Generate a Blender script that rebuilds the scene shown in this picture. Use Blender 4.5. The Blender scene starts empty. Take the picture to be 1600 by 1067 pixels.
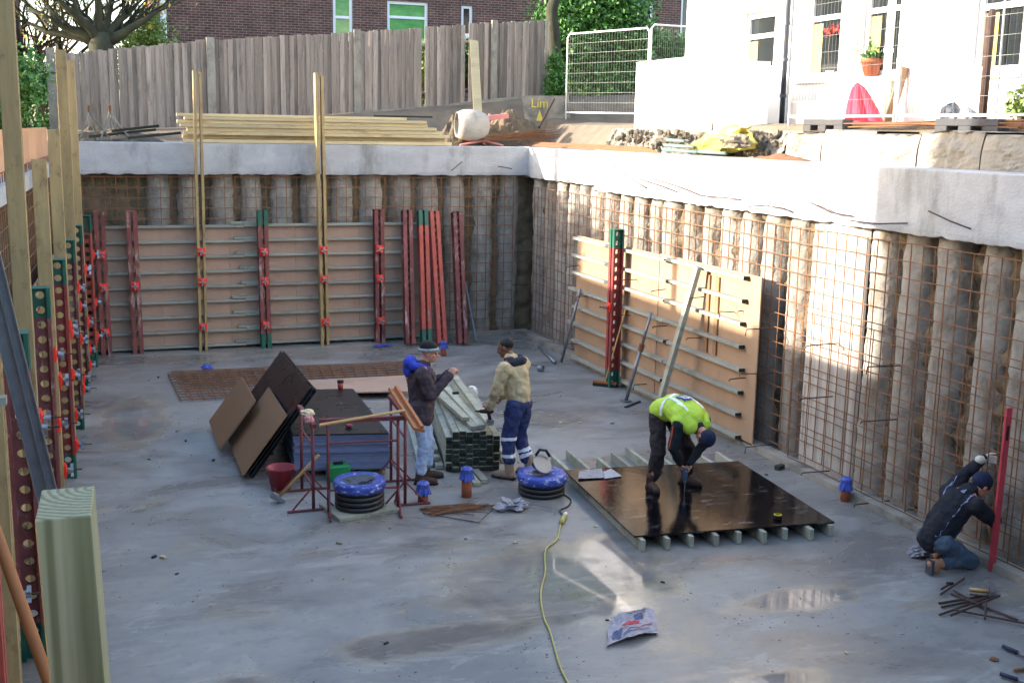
import bpy, math, random
from mathutils import Vector as V, Matrix, noise as NZ
R = math.radians
PI = math.pi
rnd = random.Random(7)
sc = bpy.context.scene
col = sc.collection

# ------------------------------------------------------------------ camera
FPX, CX, CY = 1780.0, 800.0, 533.5            # focal length and centre in photo pixels
CAM = V((0, 0, 4.36))
MC = Matrix(((0.9411543778, 0.0454864781, 0.3349021013),
             (-0.3375135776, 0.1783629445, 0.9242679509),
             (0.0176924310, 0.9829128346, -0.1832193699)))   # columns: right, up, forward
cd = bpy.data.cameras.new('camera'); cam = bpy.data.objects.new('camera', cd); col.objects.link(cam)
cd.sensor_width = 36; cd.lens = FPX / 1600 * 36; cd.clip_start = 0.05; cd.clip_end = 2000
rt, up, fw = MC.col[0], MC.col[1], MC.col[2]
cam.matrix_world = Matrix(((rt[0], up[0], -fw[0], CAM[0]), (rt[1], up[1], -fw[1], CAM[1]), (rt[2], up[2], -fw[2], CAM[2]), (0, 0, 0, 1)))
sc.camera = cam
# ------------------------------------------------------------------ light
SUN_EL = R(15.0); SUN_H = V((-1.0, 0.28, 0)).normalized()
sun_dir = V((SUN_H.x * math.cos(SUN_EL), SUN_H.y * math.cos(SUN_EL), math.sin(SUN_EL)))   # towards the sun
w = bpy.data.worlds.new('World'); sc.world = w; w.use_nodes = True
nt = w.node_tree; bg = nt.nodes['Background']
sky = nt.nodes.new('ShaderNodeTexSky'); sky.sky_type = 'NISHITA'; sky.sun_disc = False
sky.sun_elevation = SUN_EL; sky.sun_rotation = math.atan2(sun_dir.x, sun_dir.y)
sky.air_density = 1.0; sky.dust_density = 1.5; sky.ozone_density = 1.0
nt.links.new(sky.outputs[0], bg.inputs[0]); bg.inputs[1].default_value = 0.15
sl = bpy.data.lights.new('sun', 'SUN'); sl.energy = 2.5; sl.angle = R(0.7); sl.color = (1.0, 0.9, 0.76)
so = bpy.data.objects.new('sun', sl); col.objects.link(so); so.location = (-20, 10, 30)
so.rotation_euler = sun_dir.to_track_quat('Z', 'Y').to_euler()
sc.view_settings.view_transform = 'Standard'; sc.view_settings.look = 'None'
sc.view_settings.gamma = 1.0; sc.view_settings.use_curve_mapping = False
sc.view_settings.exposure = 2.6

# ------------------------------------------------------------------ pixel helpers
def ray(px, py): return MC @ V((px - CX, CY - py, FPX))
def on(px, py, ax, val):
    d = ray(px, py); return CAM + d * ((val - CAM[ax]) / d[ax])
def G(px, py, z=0.0): return on(px, py, 2, z)
def AY(px, py, y): return on(px, py, 1, y)
def AX(px, py, x): return on(px, py, 0, x)
def AD(px, py, dep): return CAM + ray(px, py) * (dep / FPX)

# ------------------------------------------------------------------ materials
def lin(h):
    h = h.lstrip('#'); o = []
    for i in (0, 2, 4):
        c = int(h[i:i + 2], 16) / 255
        o.append(c / 12.92 if c <= 0.04045 else ((c + 0.055) / 1.055) ** 2.4)
    return o
MATS = {}
def mat(name, c, rough=0.8, var=0.18, scale=5.0, stretch=(1, 1, 1), c2=None, bump=0.15, bscale=None, metal=0.0, spec=0.5,
        rand=0.0, detail=6, contrast=1.0, spots=None, rvar=0.1, transmission=0.0, alpha=1.0):
    if name in MATS: return MATS[name]
    if isinstance(c, str): c = lin(c)
    if isinstance(c2, str): c2 = lin(c2)
    m = bpy.data.materials.new(name); m.use_nodes = True; n = m.node_tree.nodes; l = m.node_tree.links
    b = n['Principled BSDF']
    tc = n.new('ShaderNodeTexCoord'); mp = n.new('ShaderNodeMapping'); mp.inputs['Scale'].default_value = stretch
    oi = n.new('ShaderNodeObjectInfo')
    add = n.new('ShaderNodeVectorMath'); add.operation = 'ADD'
    mul = n.new('ShaderNodeVectorMath'); mul.operation = 'SCALE'; mul.inputs['Scale'].default_value = 37.0
    cmb = n.new('ShaderNodeCombineXYZ')
    for i in range(3): l.new(oi.outputs['Random'], cmb.inputs[i])
    l.new(cmb.outputs[0], mul.inputs[0]); l.new(tc.outputs['Object'], add.inputs[0]); l.new(mul.outputs[0], add.inputs[1])
    l.new(add.outputs[0], mp.inputs[0])
    nz = n.new('ShaderNodeTexNoise'); nz.inputs['Scale'].default_value = scale; nz.inputs['Detail'].default_value = detail; nz.inputs['Roughness'].default_value = 0.62
    l.new(mp.outputs[0], nz.inputs[0])
    rp = n.new('ShaderNodeValToRGB'); k = 0.22 / contrast
    rp.color_ramp.elements[0].position = max(0.0, 0.5 - k); rp.color_ramp.elements[1].position = min(1.0, 0.5 + k)
    lo = [x * (1 - var) for x in c]; hi = [min(1, x * (1 + var)) for x in c]
    if c2: lo, hi = list(c), list(c2)
    rp.color_ramp.elements[0].color = (*lo, 1); rp.color_ramp.elements[1].color = (*hi, 1)
    l.new(nz.outputs[0], rp.inputs[0]); out = rp.outputs[0]
    if spots:                                   # a second, finer layer: (colour, scale, low, high, stretch)
        sc2, ss, lo2, hi2 = spots[:4]
        sc2 = lin(sc2) if isinstance(sc2, str) else sc2
        n2 = n.new('ShaderNodeTexNoise'); n2.inputs['Scale'].default_value = ss; n2.inputs['Detail'].default_value = 8; n2.inputs['Roughness'].default_value = 0.7
        if len(spots) > 4:
            mp2 = n.new('ShaderNodeMapping'); mp2.inputs['Scale'].default_value = spots[4]; l.new(add.outputs[0], mp2.inputs[0]); l.new(mp2.outputs[0], n2.inputs[0])
        else: l.new(add.outputs[0], n2.inputs[0])
        mr = n.new('ShaderNodeMapRange'); mr.inputs[1].default_value = lo2; mr.inputs[2].default_value = hi2; l.new(n2.outputs[0], mr.inputs[0])
        mx = n.new('ShaderNodeMix'); mx.data_type = 'RGBA'; l.new(mr.outputs[0], mx.inputs[0]); l.new(out, mx.inputs[6]); mx.inputs[7].default_value = (*sc2, 1); out = mx.outputs[2]
    if rand:
        hs = n.new('ShaderNodeHueSaturation'); mr = n.new('ShaderNodeMapRange')
        mr.inputs[3].default_value = 1 - rand; mr.inputs[4].default_value = 1 + rand
        l.new(oi.outputs['Random'], mr.inputs[0]); l.new(mr.outputs[0], hs.inputs['Value']); l.new(out, hs.inputs['Color']); out = hs.outputs[0]
    l.new(out, b.inputs['Base Color'])
    b.inputs['Metallic'].default_value = metal; b.inputs['Specular IOR Level'].default_value = spec
    mr = n.new('ShaderNodeMapRange'); mr.inputs[3].default_value = max(0.02, rough - rvar); mr.inputs[4].default_value = min(1, rough + rvar)
    l.new(nz.outputs[0], mr.inputs[0]); l.new(mr.outputs[0], b.inputs['Roughness'])
    if bump:
        nb = n.new('ShaderNodeTexNoise'); nb.inputs['Scale'].default_value = bscale or scale * 5; nb.inputs['Detail'].default_value = 5
        l.new(mp.outputs[0], nb.inputs[0]); bp = n.new('ShaderNodeBump'); bp.inputs['Strength'].default_value = bump; bp.inputs['Distance'].default_value = 0.02
        l.new(nb.outputs[0], bp.inputs['Height']); l.new(bp.outputs[0], b.inputs['Normal'])
    if transmission: b.inputs['Transmission Weight'].default_value = transmission
    if alpha < 1: b.inputs['Alpha'].default_value = alpha
    MATS[name] = m; return m
mat('beam', '#aaabae', 0.88, 0.16, 2.2, (1, 1, 1.8), spots=('#75746f', 1.3, 0.52, 0.76, (1.3, 1.3, 0.45)), bump=0.45, bscale=22)
mat('pile', '#7f7971', 0.92, 0.3, 3.6, c2='#aaa49b', bump=1.0, bscale=16, rand=.12, spots=('#6f6252', 2.6, 0.52, 0.7, (1, 1, .5)))
mat('pile_white', '#b8b2ab', 0.85, 0.15, 3, (1, 1, 0.12), bump=0.3, spots=('#8b8177', 7, 0.52, 0.7, (1, 1, 0.06)))
mat('soil', '#4a4136', 1.0, 0.4, 4, c2='#7a6a54', bump=0.9, bscale=18)
mat('earth', '#5a5045', 1.0, 0.35, 1.8, c2='#7b6d5c', bump=0.8, bscale=14)
mat('rust', '#66442f', 0.85, 0.3, 9, c2='#855c3c', bump=0.1, rand=0.2)
mat('rust_dark', '#43302a', 0.8, 0.3, 9, bump=0.1, rand=0.2)
mat('ply_pink', '#a98d7b', 0.75, 0.1, 2.2, (1, 1, 0.15), bump=0.05, rand=0.06, spots=('#94705c', 1.5, 0.55, 0.8))
mat('ply_tan', '#a1846a', 0.72, 0.1, 2.2, (1, 1, 0.2), bump=0.05, rand=0.08, spots=('#8f7152', 1.5, 0.55, 0.8))
mat('ply_brown', '#8a6a4d', 0.6, 0.12, 2.0, (1, 0.3, 1), bump=0.05, rand=0.1)
mat('ply_black', '#17161a', 0.3, 0.4, 3.0, bump=0.04, spec=0.5, spots=('#4b4a4e', 4.0, 0.6, 0.82), rvar=0.15)
mat('ply_deck', '#0b0b0f', 0.12, 0.4, 2.6, bump=0.08, spec=0.35, spots=('#6b6866', 5.5, 0.57, 0.72, (.5, 1.6, 1)), rvar=0.11)
mat('ply_edge', '#7a82a0', 0.7, 0.15, 8, bump=0.1, rand=0.15)
mat('batten', '#949489', 0.8, 0.14, 4, (0.3, 0.3, 3), bump=0.15, rand=0.1, spots=('#6b705c', 5, 0.55, 0.75))
mat('timber_green', '#99998a', 0.8, 0.18, 3, bump=0.2, rand=0.22, spots=('#6a6b58', 5, 0.5, 0.72))
mat('timber_dark', '#2b3027', 0.9, 0.3, 8, bump=0.2, rand=0.35)
mat('timber_yellow', '#a08a61', 0.78, 0.25, 3.5, (2.5, 2.5, 0.35), bump=0.15, rand=0.14, spots=('#6d5434', 4.5, 0.54, 0.74, (1.5, 1.5, .9)))
mat('timber_pale', '#bfae88', 0.75, 0.14, 3, (0.3, 3, 3), bump=0.12, rand=0.18, spots=('#8f6c3f', 3, 0.56, 0.76, (0.4, 2, 2)))
mat('fence', '#91857b', 0.9, 0.3, 5, (3, 3, 0.3), bump=0.6, rand=0.3, spots=('#5f554d', 5, 0.54, 0.72, (2.5, 2.5, 0.6)))
mat('concrete', '#8f897f', 0.92, 0.22, 3, bump=0.7, bscale=18, spots=('#5f5a52', 2.2, 0.5, 0.7))
mat('rubble', '#71695c', 0.95, 0.35, 6, bump=0.8, rand=0.35)
mat('red', '#8a302e', 0.55, 0.2, 4, bump=0.15, rand=0.2, spots=('#6e4a48', 6, 0.5, 0.66, (1, 1, 0.4)))
mat('maroon', '#743f3d', 0.7, 0.3, 4, bump=0.2, rand=0.25, spots=('#b09c96', 7, 0.54, 0.68, (1, 1, 0.35)))
mat('redorange', '#ab4d40', 0.6, 0.2, 4, bump=0.15, spots=('#8f7a74', 8, 0.56, 0.7, (1, 1, .4)))
mat('green_paint', '#1f5b4a', 0.5, 0.25, 4, bump=0.08, spots=('#5a4a40', 8, 0.62, 0.75))
mat('orange', '#e8331c', 0.45, 0.1, 6, bump=0.05)
mat('zinc', '#a3a7ad', 0.38, 0.15, 12, metal=0.85, bump=0.05)
mat('steel_grey', '#7f838a', 0.42, 0.15, 8, metal=0.5, bump=0.08, spots=('#4d4f52', 7, 0.6, 0.75))
mat('trestle', '#6e2f33', 0.55, 0.25, 10, bump=0.1, spots=('#a49a94', 10, 0.62, 0.76))
mat('white_paint', '#e6e4de', 0.75, 0.05, 1.5, bump=0.12, bscale=30)
mat('white_plastic', '#e4e4e6', 0.4, 0.03, 2, bump=0.02)
mat('white_foam', '#ecebea', 0.85, 0.04, 2, bump=0.05)
mat('glass_dark', '#23282b', 0.06, 0.3, 0.8, bump=0.0, spec=0.6, rvar=0.02)
mat('glass_green', '#2f7a46', 0.12, 0.35, 1.6, (1, 1, 2), bump=0.0, c2='#6fae62', rvar=0.03)
mat('curtain', '#b29a5c', 0.8, 0.25, 6, (4, 4, 0.3), bump=0.3)
mat('pipe_dark', '#3d4450', 0.45, 0.1, 3, bump=0.05)
mat('clay', '#a35a3b', 0.7, 0.15, 8, bump=0.15)
mat('blue_wrap', '#33458f', 0.35, 0.2, 9, bump=0.3, c2='#4a60bd')
mat('blue_print', '#2f429c', 0.35, 0.2, 9, bump=0.3, c2='#3d54b0', spots=('#c4cbe6', 14, .56, .62, (1, 1, 2)))
mat('black_plastic', '#2a2a2d', 0.45, 0.2, 6, bump=0.1)
mat('green_plastic', '#1f8a4a', 0.4, 0.1, 6, bump=0.05)
mat('red_plastic', '#8d2730', 0.5, 0.2, 8, bump=0.1, spots=('#c9b7b0', 7, 0.6, 0.74))
mat('wood_handle', '#c29a63', 0.6, 0.12, 5, (4, 4, 0.5), bump=0.05)
mat('wood_brown', '#9c5f33', 0.6, 0.16, 5, (1, 1, 1), bump=0.06)
mat('yellow_cable', '#b3a860', 0.5, 0.08, 6, bump=0)
mat('black', '#161618', 0.6, 0.2, 6, bump=0.05)
mat('moss', '#3f4a2a', .95, .3, 4, bump=.3)
mat('hedge_leaf', '#2f5a24', 0.5, 0.4, 3.5, c2='#5c8a35', bump=0, rand=0.1)
mat('bush_leaf', '#55742e', 0.5, 0.4, 2.0, c2='#849a4c', bump=0)
mat('ivy_leaf', '#2c5a26', 0.45, 0.4, 2.5, c2='#56863a', bump=0)
mat('autumn_leaf', '#b59a34', 0.6, 0.3, 3, c2='#cdb750', bump=0)
mat('bark', '#26241b', 0.95, 0.3, 4, (1, 1, 0.4), c2='#454732', bump=0.7, bscale=16)
mat('twig', '#5a4a3c', 0.9, 0.3, 6, bump=0)
mat('hoarding', '#c99a74', 0.7, 0.08, 2, bump=0.05, rand=0.06)
mat('skin', '#c08a70', 0.55, 0.06, 10, bump=0.03)
mat('skin_dark', '#6b4634', 0.5, 0.06, 10, bump=0.03)
mat('mesh_wire', '#85898a', 0.4, 0.1, 9, metal=0.6, bump=0)

class MB:
    def __init__(s): s.v = []; s.f = []
    def add(s, vs, fs):
        o = len(s.v); s.v += [tuple(x) for x in vs]; s.f += [tuple(i + o for i in f) for f in fs]; return s
    def box(s, c, sz, rot=None):
        c = V(c); h = V(sz) / 2; vs = []
        for x in (-1, 1):
            for y in (-1, 1):
                for z in (-1, 1):
                    p = V((x * h.x, y * h.y, z * h.z)); vs.append(c + (rot @ p if rot else p))
        return s.add(vs, [(0, 1, 3, 2), (4, 6, 7, 5), (0, 4, 5, 1), (2, 3, 7, 6), (0, 2, 6, 4), (1, 5, 7, 3)])
    def span(s, a, b): return s.box((V(a) + V(b)) / 2, [abs(b[i] - a[i]) for i in range(3)])
    def bar(s, p0, p1, w_, h_, upv=(0, 0, 1)):
        p0, p1 = V(p0), V(p1); d = (p1 - p0); L = d.length; z = d.normalized(); u = V(upv)
        x = u.cross(z)
        if x.length < 1e-4: x = V((1, 0, 0)).cross(z)
        x.normalize(); y = z.cross(x)
        return s.box((p0 + p1) / 2, (w_, h_, L), Matrix((x, y, z)).transposed())
    def tube(s, pts, r, n=6, cap=True):
        pts = [V(p) for p in pts]; rs = r if isinstance(r, (list, tuple)) else [r] * len(pts)
        t0 = (pts[1] - pts[0]).normalized(); a = t0.orthogonal().normalized(); vs = []; fs = []
        for i, p in enumerate(pts):
            t = (pts[min(i + 1, len(pts) - 1)] - pts[max(i - 1, 0)]).normalized()
            a = (a - t * a.dot(t))
            if a.length < 1e-5: a = t.orthogonal()
            a.normalize(); b = t.cross(a)
            for k in range(n):
                an = 2 * PI * k / n; vs.append(p + (a * math.cos(an) + b * math.sin(an)) * rs[i])
        for i in range(len(pts) - 1):
            for k in range(n):
                k2 = (k + 1) % n; fs.append((i * n + k, i * n + k2, (i + 1) * n + k2, (i + 1) * n + k))
        if cap: fs += [tuple(range(n - 1, -1, -1)), tuple(range((len(pts) - 1) * n, len(pts) * n))]
        return s.add(vs, fs)
    def lathe(s, prof, c=(0, 0, 0), n=20, rot=None, cap=True, wob=0, seed=0):
        c = V(c); vs = []; fs = []
        for j, (r, z) in enumerate(prof):
            for k in range(n):
                an = 2 * PI * k / n; rr = r
                if wob: rr = r * (1 + wob * NZ.noise(V((math.cos(an) * 2, math.sin(an) * 2, z * 3 + seed))))
                p = V((rr * math.cos(an), rr * math.sin(an), z)); vs.append(c + (rot @ p if rot else p))
        for j in range(len(prof) - 1):
            for k in range(n):
                k2 = (k + 1) % n; fs.append((j * n + k, j * n + k2, (j + 1) * n + k2, (j + 1) * n + k))
        if cap: fs += [tuple(range(n - 1, -1, -1)), tuple(range((len(prof) - 1) * n, len(prof) * n))]
        return s.add(vs, fs)
    def capsule(s, p0, r0, p1, r1, n=12):
        p0, p1 = V(p0), V(p1); z = (p1 - p0); L = z.length
        if L < 1e-5: z = V((0, 0, 1))
        z.normalize(); rot = Matrix((z.orthogonal().normalized(), z.cross(z.orthogonal().normalized()), z)).transposed()
        pr = [(max(1e-4, r0 * math.cos(a)), r0 * math.sin(a)) for a in [R(-88), R(-60), R(-30), 0]] + [(max(1e-4, r1 * math.cos(a)), L + r1 * math.sin(a)) for a in [0, R(30), R(60), R(88)]]
        return s.lathe(pr, p0, n, rot)
    def ell(s, c, r, rot=None, n=16):
        vs = MB(); pr = [(max(1e-4, math.cos(a)), math.sin(a)) for a in [R(-89) + R(178) * i / 10 for i in range(11)]]
        vs.lathe(pr, (0, 0, 0), n); c = V(c)
        return s.add([c + ((rot @ V((p[0] * r[0], p[1] * r[1], p[2] * r[2]))) if rot else V((p[0] * r[0], p[1] * r[1], p[2] * r[2]))) for p in vs.v], vs.f)
    def sheet(s, fn, nu, nv):                      # fn(u, v) -> point, u and v in 0..1
        vs = [fn(i / nu, j / nv) for j in range(nv + 1) for i in range(nu + 1)]
        return s.add(vs, [(j * (nu + 1) + i, j * (nu + 1) + i + 1, (j + 1) * (nu + 1) + i + 1, (j + 1) * (nu + 1) + i) for j in range(nv) for i in range(nu)])
    def mesh(s, name, m, smooth=False, off=(0, 0, 0)):
        off = V(off); me = bpy.data.meshes.new(name); me.from_pydata([tuple(V(p) - off) for p in s.v], [], s.f); me.materials.append(MATS[m] if isinstance(m, str) else m)
        if smooth:
            for p in me.polygons: p.use_smooth = True
        me.update(); return me
    def build(s, name, m, parent=None, smooth=False, base=True):
        if parent is not None: off = ORG.get(parent.name, V((0, 0, 0)))
        elif base:
            n = len(s.v); off = V((sum(p[0] for p in s.v) / n, sum(p[1] for p in s.v) / n, min(p[2] for p in s.v)))
        else: off = V((0, 0, 0))
        o = bpy.data.objects.new(name, s.mesh(name, m, smooth, off)); col.objects.link(o)
        if parent is not None: o.parent = parent
        else: o.location = off
        ORG[o.name] = off.copy(); return o
ORG = {}
def tag(o, label, cat, group=None, kind=None):
    if label: o['label'] = label
    if cat: o['category'] = cat
    if group: o['group'] = group
    if kind: o['kind'] = kind
    return o
def thing(name, label, cat, loc=(0, 0, 0), group=None, rotz=0.0):
    o = bpy.data.objects.new(name, None); col.objects.link(o); o.empty_display_size = 0.1
    o.location = loc; o.rotation_euler = (0, 0, rotz); ORG[o.name] = V(loc) if not rotz else V((0, 0, 0))
    return tag(o, label, cat, group)
def local(o): ORG[o.name] = V((0, 0, 0)); return o     # parts of this thing are given in its own coordinates
def part(parent, name, mesh):
    o = bpy.data.objects.new(name, mesh); col.objects.link(o); o.parent = parent; ORG[o.name] = ORG.get(parent.name, V((0, 0, 0))); return o
def copy_tree(o, parent=None):
    c = o.copy(); col.objects.link(c); c.parent = parent
    for ch in list(o.children): copy_tree(ch, c)
    return c
def solid(mb_a, t, n):                              # thickens a polygon list along n by t
    pass
def bevel(o, wd=0.004, seg=1):
    m = o.modifiers.new('bevel', 'BEVEL'); m.width = wd; m.segments = seg; m.limit_method = 'ANGLE'; return o
def slab(quad, t, n=None):                          # a sheet of four corners with thickness t along its normal
    q = [V(p) for p in quad]; nn = V(n) if n else (q[1] - q[0]).cross(q[3] - q[0]).normalized()
    b = MB(); b.add(q + [p + nn * t for p in q], [(3, 2, 1, 0), (4, 5, 6, 7), (0, 1, 5, 4), (1, 2, 6, 5), (2, 3, 7, 6), (3, 0, 4, 7)]); return b
def smooth_(t): t = max(0, min(1, t)); return t * t * (3 - 2 * t)
# ================================================================== THE SETTING
def floor_material():
    m = bpy.data.materials.new('wet_concrete'); m.use_nodes = True; n = m.node_tree.nodes; l = m.node_tree.links; b = n['Principled BSDF']
    tc = n.new('ShaderNodeTexCoord')
    def noise(s, d=6, r=0.6, st=(1, 1, 1), dist=0):
        mp = n.new('ShaderNodeMapping'); mp.inputs['Scale'].default_value = st; l.new(tc.outputs['Object'], mp.inputs[0])
        z = n.new('ShaderNodeTexNoise'); z.inputs['Scale'].default_value = s; z.inputs['Detail'].default_value = d; z.inputs['Roughness'].default_value = r; z.inputs['Distortion'].default_value = dist
        l.new(mp.outputs[0], z.inputs[0]); return z.outputs[0]
    def rng(x, a, b_, c=0.0, d=1.0):
        r = n.new('ShaderNodeMapRange'); r.interpolation_type = 'SMOOTHSTEP'; r.inputs[1].default_value = a; r.inputs[2].default_value = b_; r.inputs[3].default_value = c; r.inputs[4].default_value = d; l.new(x, r.inputs[0]); return r.outputs[0]
    def mixc(f, a, c):
        x = n.new('ShaderNodeMix'); x.data_type = 'RGBA'; l.new(f, x.inputs[0])
        if isinstance(a, str): x.inputs[6].default_value = (*lin(a), 1)
        else: l.new(a, x.inputs[6])
        x.inputs[7].default_value = (*lin(c), 1); return x.outputs[2]
    def math_(op, a, c):
        x = n.new('ShaderNodeMath'); x.operation = op; x.use_clamp = True
        for i, q in enumerate((a, c)):
            if isinstance(q, (int, float)): x.inputs[i].default_value = q
            else: l.new(q, x.inputs[i])
        return x.outputs[0]
    big = noise(0.55, 5, 0.6, (1, 1.6, 1), 0.6); mid = noise(2.2, 7, 0.65, (1, 1.5, 1)); fine = noise(26, 6, 0.7)
    wobble = noise(1.7, 5, 0.6)
    pud = None                                       # standing water: (centre x, y, half sizes)
    for (cx, cy, rx, ry) in ((4.05, 9.75, 1.15, 1.0), (5.0, 10.35, 0.5, 0.55), (0.75, 8.2, 0.62, 0.55), (6.1, 8.7, 0.7, 0.25), (2.6, 8.9, 0.9, 0.3), (0.8, 21.9, 2.6, 0.35), (4.6, 22.0, 2.4, 0.3), (0.35, 17.3, 0.5, 1.3), (4.9, 7.3, 0.5, 0.2)):
        mp = n.new('ShaderNodeMapping'); mp.vector_type = 'POINT'; mp.inputs['Location'].default_value = (-cx / rx, -cy / ry, 0); mp.inputs['Scale'].default_value = (1 / rx, 1 / ry, 0)
        l.new(tc.outputs['Object'], mp.inputs[0]); le = n.new('ShaderNodeVectorMath'); le.operation = 'LENGTH'; l.new(mp.outputs[0], le.inputs[0])
        d = math_('ADD', le.outputs['Value'], 0.0); d2 = n.new('ShaderNodeMath'); d2.operation = 'MULTIPLY_ADD'; l.new(wobble, d2.inputs[0]); d2.inputs[1].default_value = 1.5; l.new(le.outputs['Value'], d2.inputs[2])
        e = rng(d2.outputs[0], 1.35, 2.0, 1.0, 0.0)
        pud = e if pud is None else math_('MAXIMUM', pud, e)
    c = mixc(rng(big, 0.35, 0.65), '#72706e', '#8e8c89')
    c = mixc(rng(mid, 0.5, 0.72, 0, 0.5), c, '#676360')
    c = mixc(rng(noise(0.9, 5, 0.6, (1, 1.3, 1), 0.4), 0.54, 0.70, 0, 0.5), c, '#8f8570')
    c = mixc(rng(noise(3.1, 6, 0.7), 0.62, 0.72, 0, 0.5), c, '#a8a5a4')
    c = mixc(rng(fine, 0.6, 0.75, 0, 0.35), c, '#4e4b4e')
    c = mixc(math_('MULTIPLY', pud, 0.15), c, '#57514a')
    wv = n.new('ShaderNodeTexWave'); wv.wave_type = 'RINGS'; wv.inputs['Scale'].default_value = 1.6; wv.inputs['Distortion'].default_value = 9; wv.inputs['Detail'].default_value = 4; wv.inputs['Detail Scale'].default_value = 1.2; l.new(tc.outputs['Object'], wv.inputs[0])
    c = mixc(math_('MULTIPLY', rng(wv.outputs[0], 0.55, 0.95), rng(noise(0.8, 3), 0.4, 0.65, 0, 0.1)), c, '#b0aaa0')
    c = mixc(rng(noise(7, 8, .75), 0.5, 0.68, 0, 0.4), c, '#6a6661')
    c = mixc(rng(noise(1.1, 7, .7, (1, 2.2, 1), .8), 0.54, 0.64, 0, 0.38), c, '#a9a6a2')
    vo = n.new('ShaderNodeTexVoronoi'); vo.inputs['Scale'].default_value = 9; l.new(tc.outputs['Object'], vo.inputs[0])
    c = mixc(math_('MULTIPLY', rng(vo.outputs[0], 0.05, 0.11, 1, 0), rng(noise(1.3, 4), 0.5, 0.6, 0, 0.8)), c, '#4a443d')
    rim = math_('MULTIPLY', math_('MULTIPLY', pud, math_('SUBTRACT', 1.0, pud)), 2.4)
    c = mixc(math_('MULTIPLY', rim, .5), c, '#a59880')
    l.new(c, b.inputs['Base Color'])
    rg = rng(big, 0.35, 0.65, 0.2, 0.5); inv = math_('SUBTRACT', 1.0, pud)
    r2 = n.new('ShaderNodeMath'); r2.operation = 'MULTIPLY_ADD'; l.new(rg, r2.inputs[0]); l.new(inv, r2.inputs[1]); r2.inputs[2].default_value = 0.035
    l.new(r2.outputs[0], b.inputs['Roughness']); b.inputs['Specular IOR Level'].default_value = 0.5
    bp = n.new('ShaderNodeBump'); bp.inputs['Distance'].default_value = 0.012
    l.new(math_('MULTIPLY', inv, 0.35), bp.inputs['Strength']); hb = math_('ADD', math_('MULTIPLY', fine, 0.35), math_('MULTIPLY', mid, 0.6)); l.new(hb, bp.inputs['Height']); l.new(bp.outputs[0], b.inputs['Normal'])
    MATS['floor'] = m
floor_material()
def struct(o): o['kind'] = 'structure'; return o
fl = MB().sheet(lambda u, v: (-2.2 + u * 12.6, 0.4 + v * 23.6, 0), 24, 46).build('pit_floor', 'floor', base=False); struct(fl)
# terrain around the pit: one sheet with a hole
def zfence(x):
    xs = [(-40, 4.0), (-0.4, 4.15), (2.4, 4.27), (5.65, 4.66), (9, 4.98), (10.3, 5.15), (16, 5.4), (60, 5.6)]
    for (a, za), (b, zb) in zip(xs, xs[1:]):
        if x <= b: return za + (zb - za) * max(0, (x - a)) / (b - a)
    return 5.6
def hz(x, y):
    z = 3.9
    if y > 23: z = 3.9 + (zfence(x) - 3.9) * smooth_((y - 23.9) / 2.4)
    if x > 9.0: z = max(z, 3.9 + 0.62 * smooth_((x - 9.25) / 0.9))
    return z
gx = [-200, -60, -20, -8, -4, -2.5, -1.15] + [0.2 + i * 0.9 for i in range(10)] + [9.15, 9.4, 9.7, 10.0, 10.4, 11, 12, 14, 18, 30, 70, 200]
gy = [-200, -60, -20, -6, -2, 0.55] + [2 + i * 1.5 for i in range(14)] + [23.3, 23.9, 24.3, 24.8, 25.3, 25.8, 26.3, 27, 29, 33, 40, 60, 120, 300]
g = MB(); idx = {}
for j, y in enumerate(gy):
    for i, x in enumerate(gx):
        idx[i, j] = len(g.v); g.v.append((x, y, hz(x, y) + (0.05 * NZ.noise(V((x * 1.7, y * 1.7, 0))) if abs(x) < 20 and y > 23.5 else 0)))
for j in range(len(gy) - 1):
    for i in range(len(gx) - 1):
        xm, ym = (gx[i] + gx[i + 1]) / 2, (gy[j] + gy[j + 1]) / 2
        if -1.15 < xm < 9.15 and 0.55 < ym < 23.3: continue
        g.f.append((idx[i, j], idx[i + 1, j], idx[i + 1, j + 1], idx[i, j + 1]))
struct(g.build('ground', 'earth', base=False))
# concrete upstand (kicker) at the foot of the right and back walls
k = MB(); k.span((8.42, 5.0, 0.002), (8.62, 22.72, 0.09)); struct(k.build('kicker', 'concrete'))
k = MB(); k.span((6.3, 22.72, 0.003), (8.62, 22.92, 0.085)); struct(k.build('kicker', 'concrete'))

# ---- pile walls: piles, soil behind, capping beam
def pile_mesh(seed, h=3.5, r=0.235, m='pile'):
    b = MB(); n, rows = 26, 56; vs = []; fs = []
    for j in range(rows + 1):
        z = h * j / rows
        for i in range(n):
            a = 2 * PI * i / n; q = V((math.cos(a) * 1.2, math.sin(a) * 1.2, z * 1.3 + seed * 9))
            rr = r * (1 + 0.1 * NZ.noise(q * .6) + 0.06 * NZ.noise(V((q.x * 2.2, q.y * 2.2, q.z * .8))) + 0.08 * NZ.noise(q * 5.5) + .06 * NZ.noise(q * 11))
            rr *= 1 - 0.22 * smooth_((z - 2.95) / 0.5) * (0.5 + NZ.noise(V((a, seed * 3, 1))))
            vs.append((rr * math.cos(a), rr * math.sin(a), z))
    for j in range(rows):
        for i in range(n): fs.append((j * n + i, j * n + (i + 1) % n, (j + 1) * n + (i + 1) % n, (j + 1) * n + i))
    b.add(vs, fs); return b.mesh('pile', m, True)
PM = [pile_mesh(i) for i in range(6)]
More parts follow.
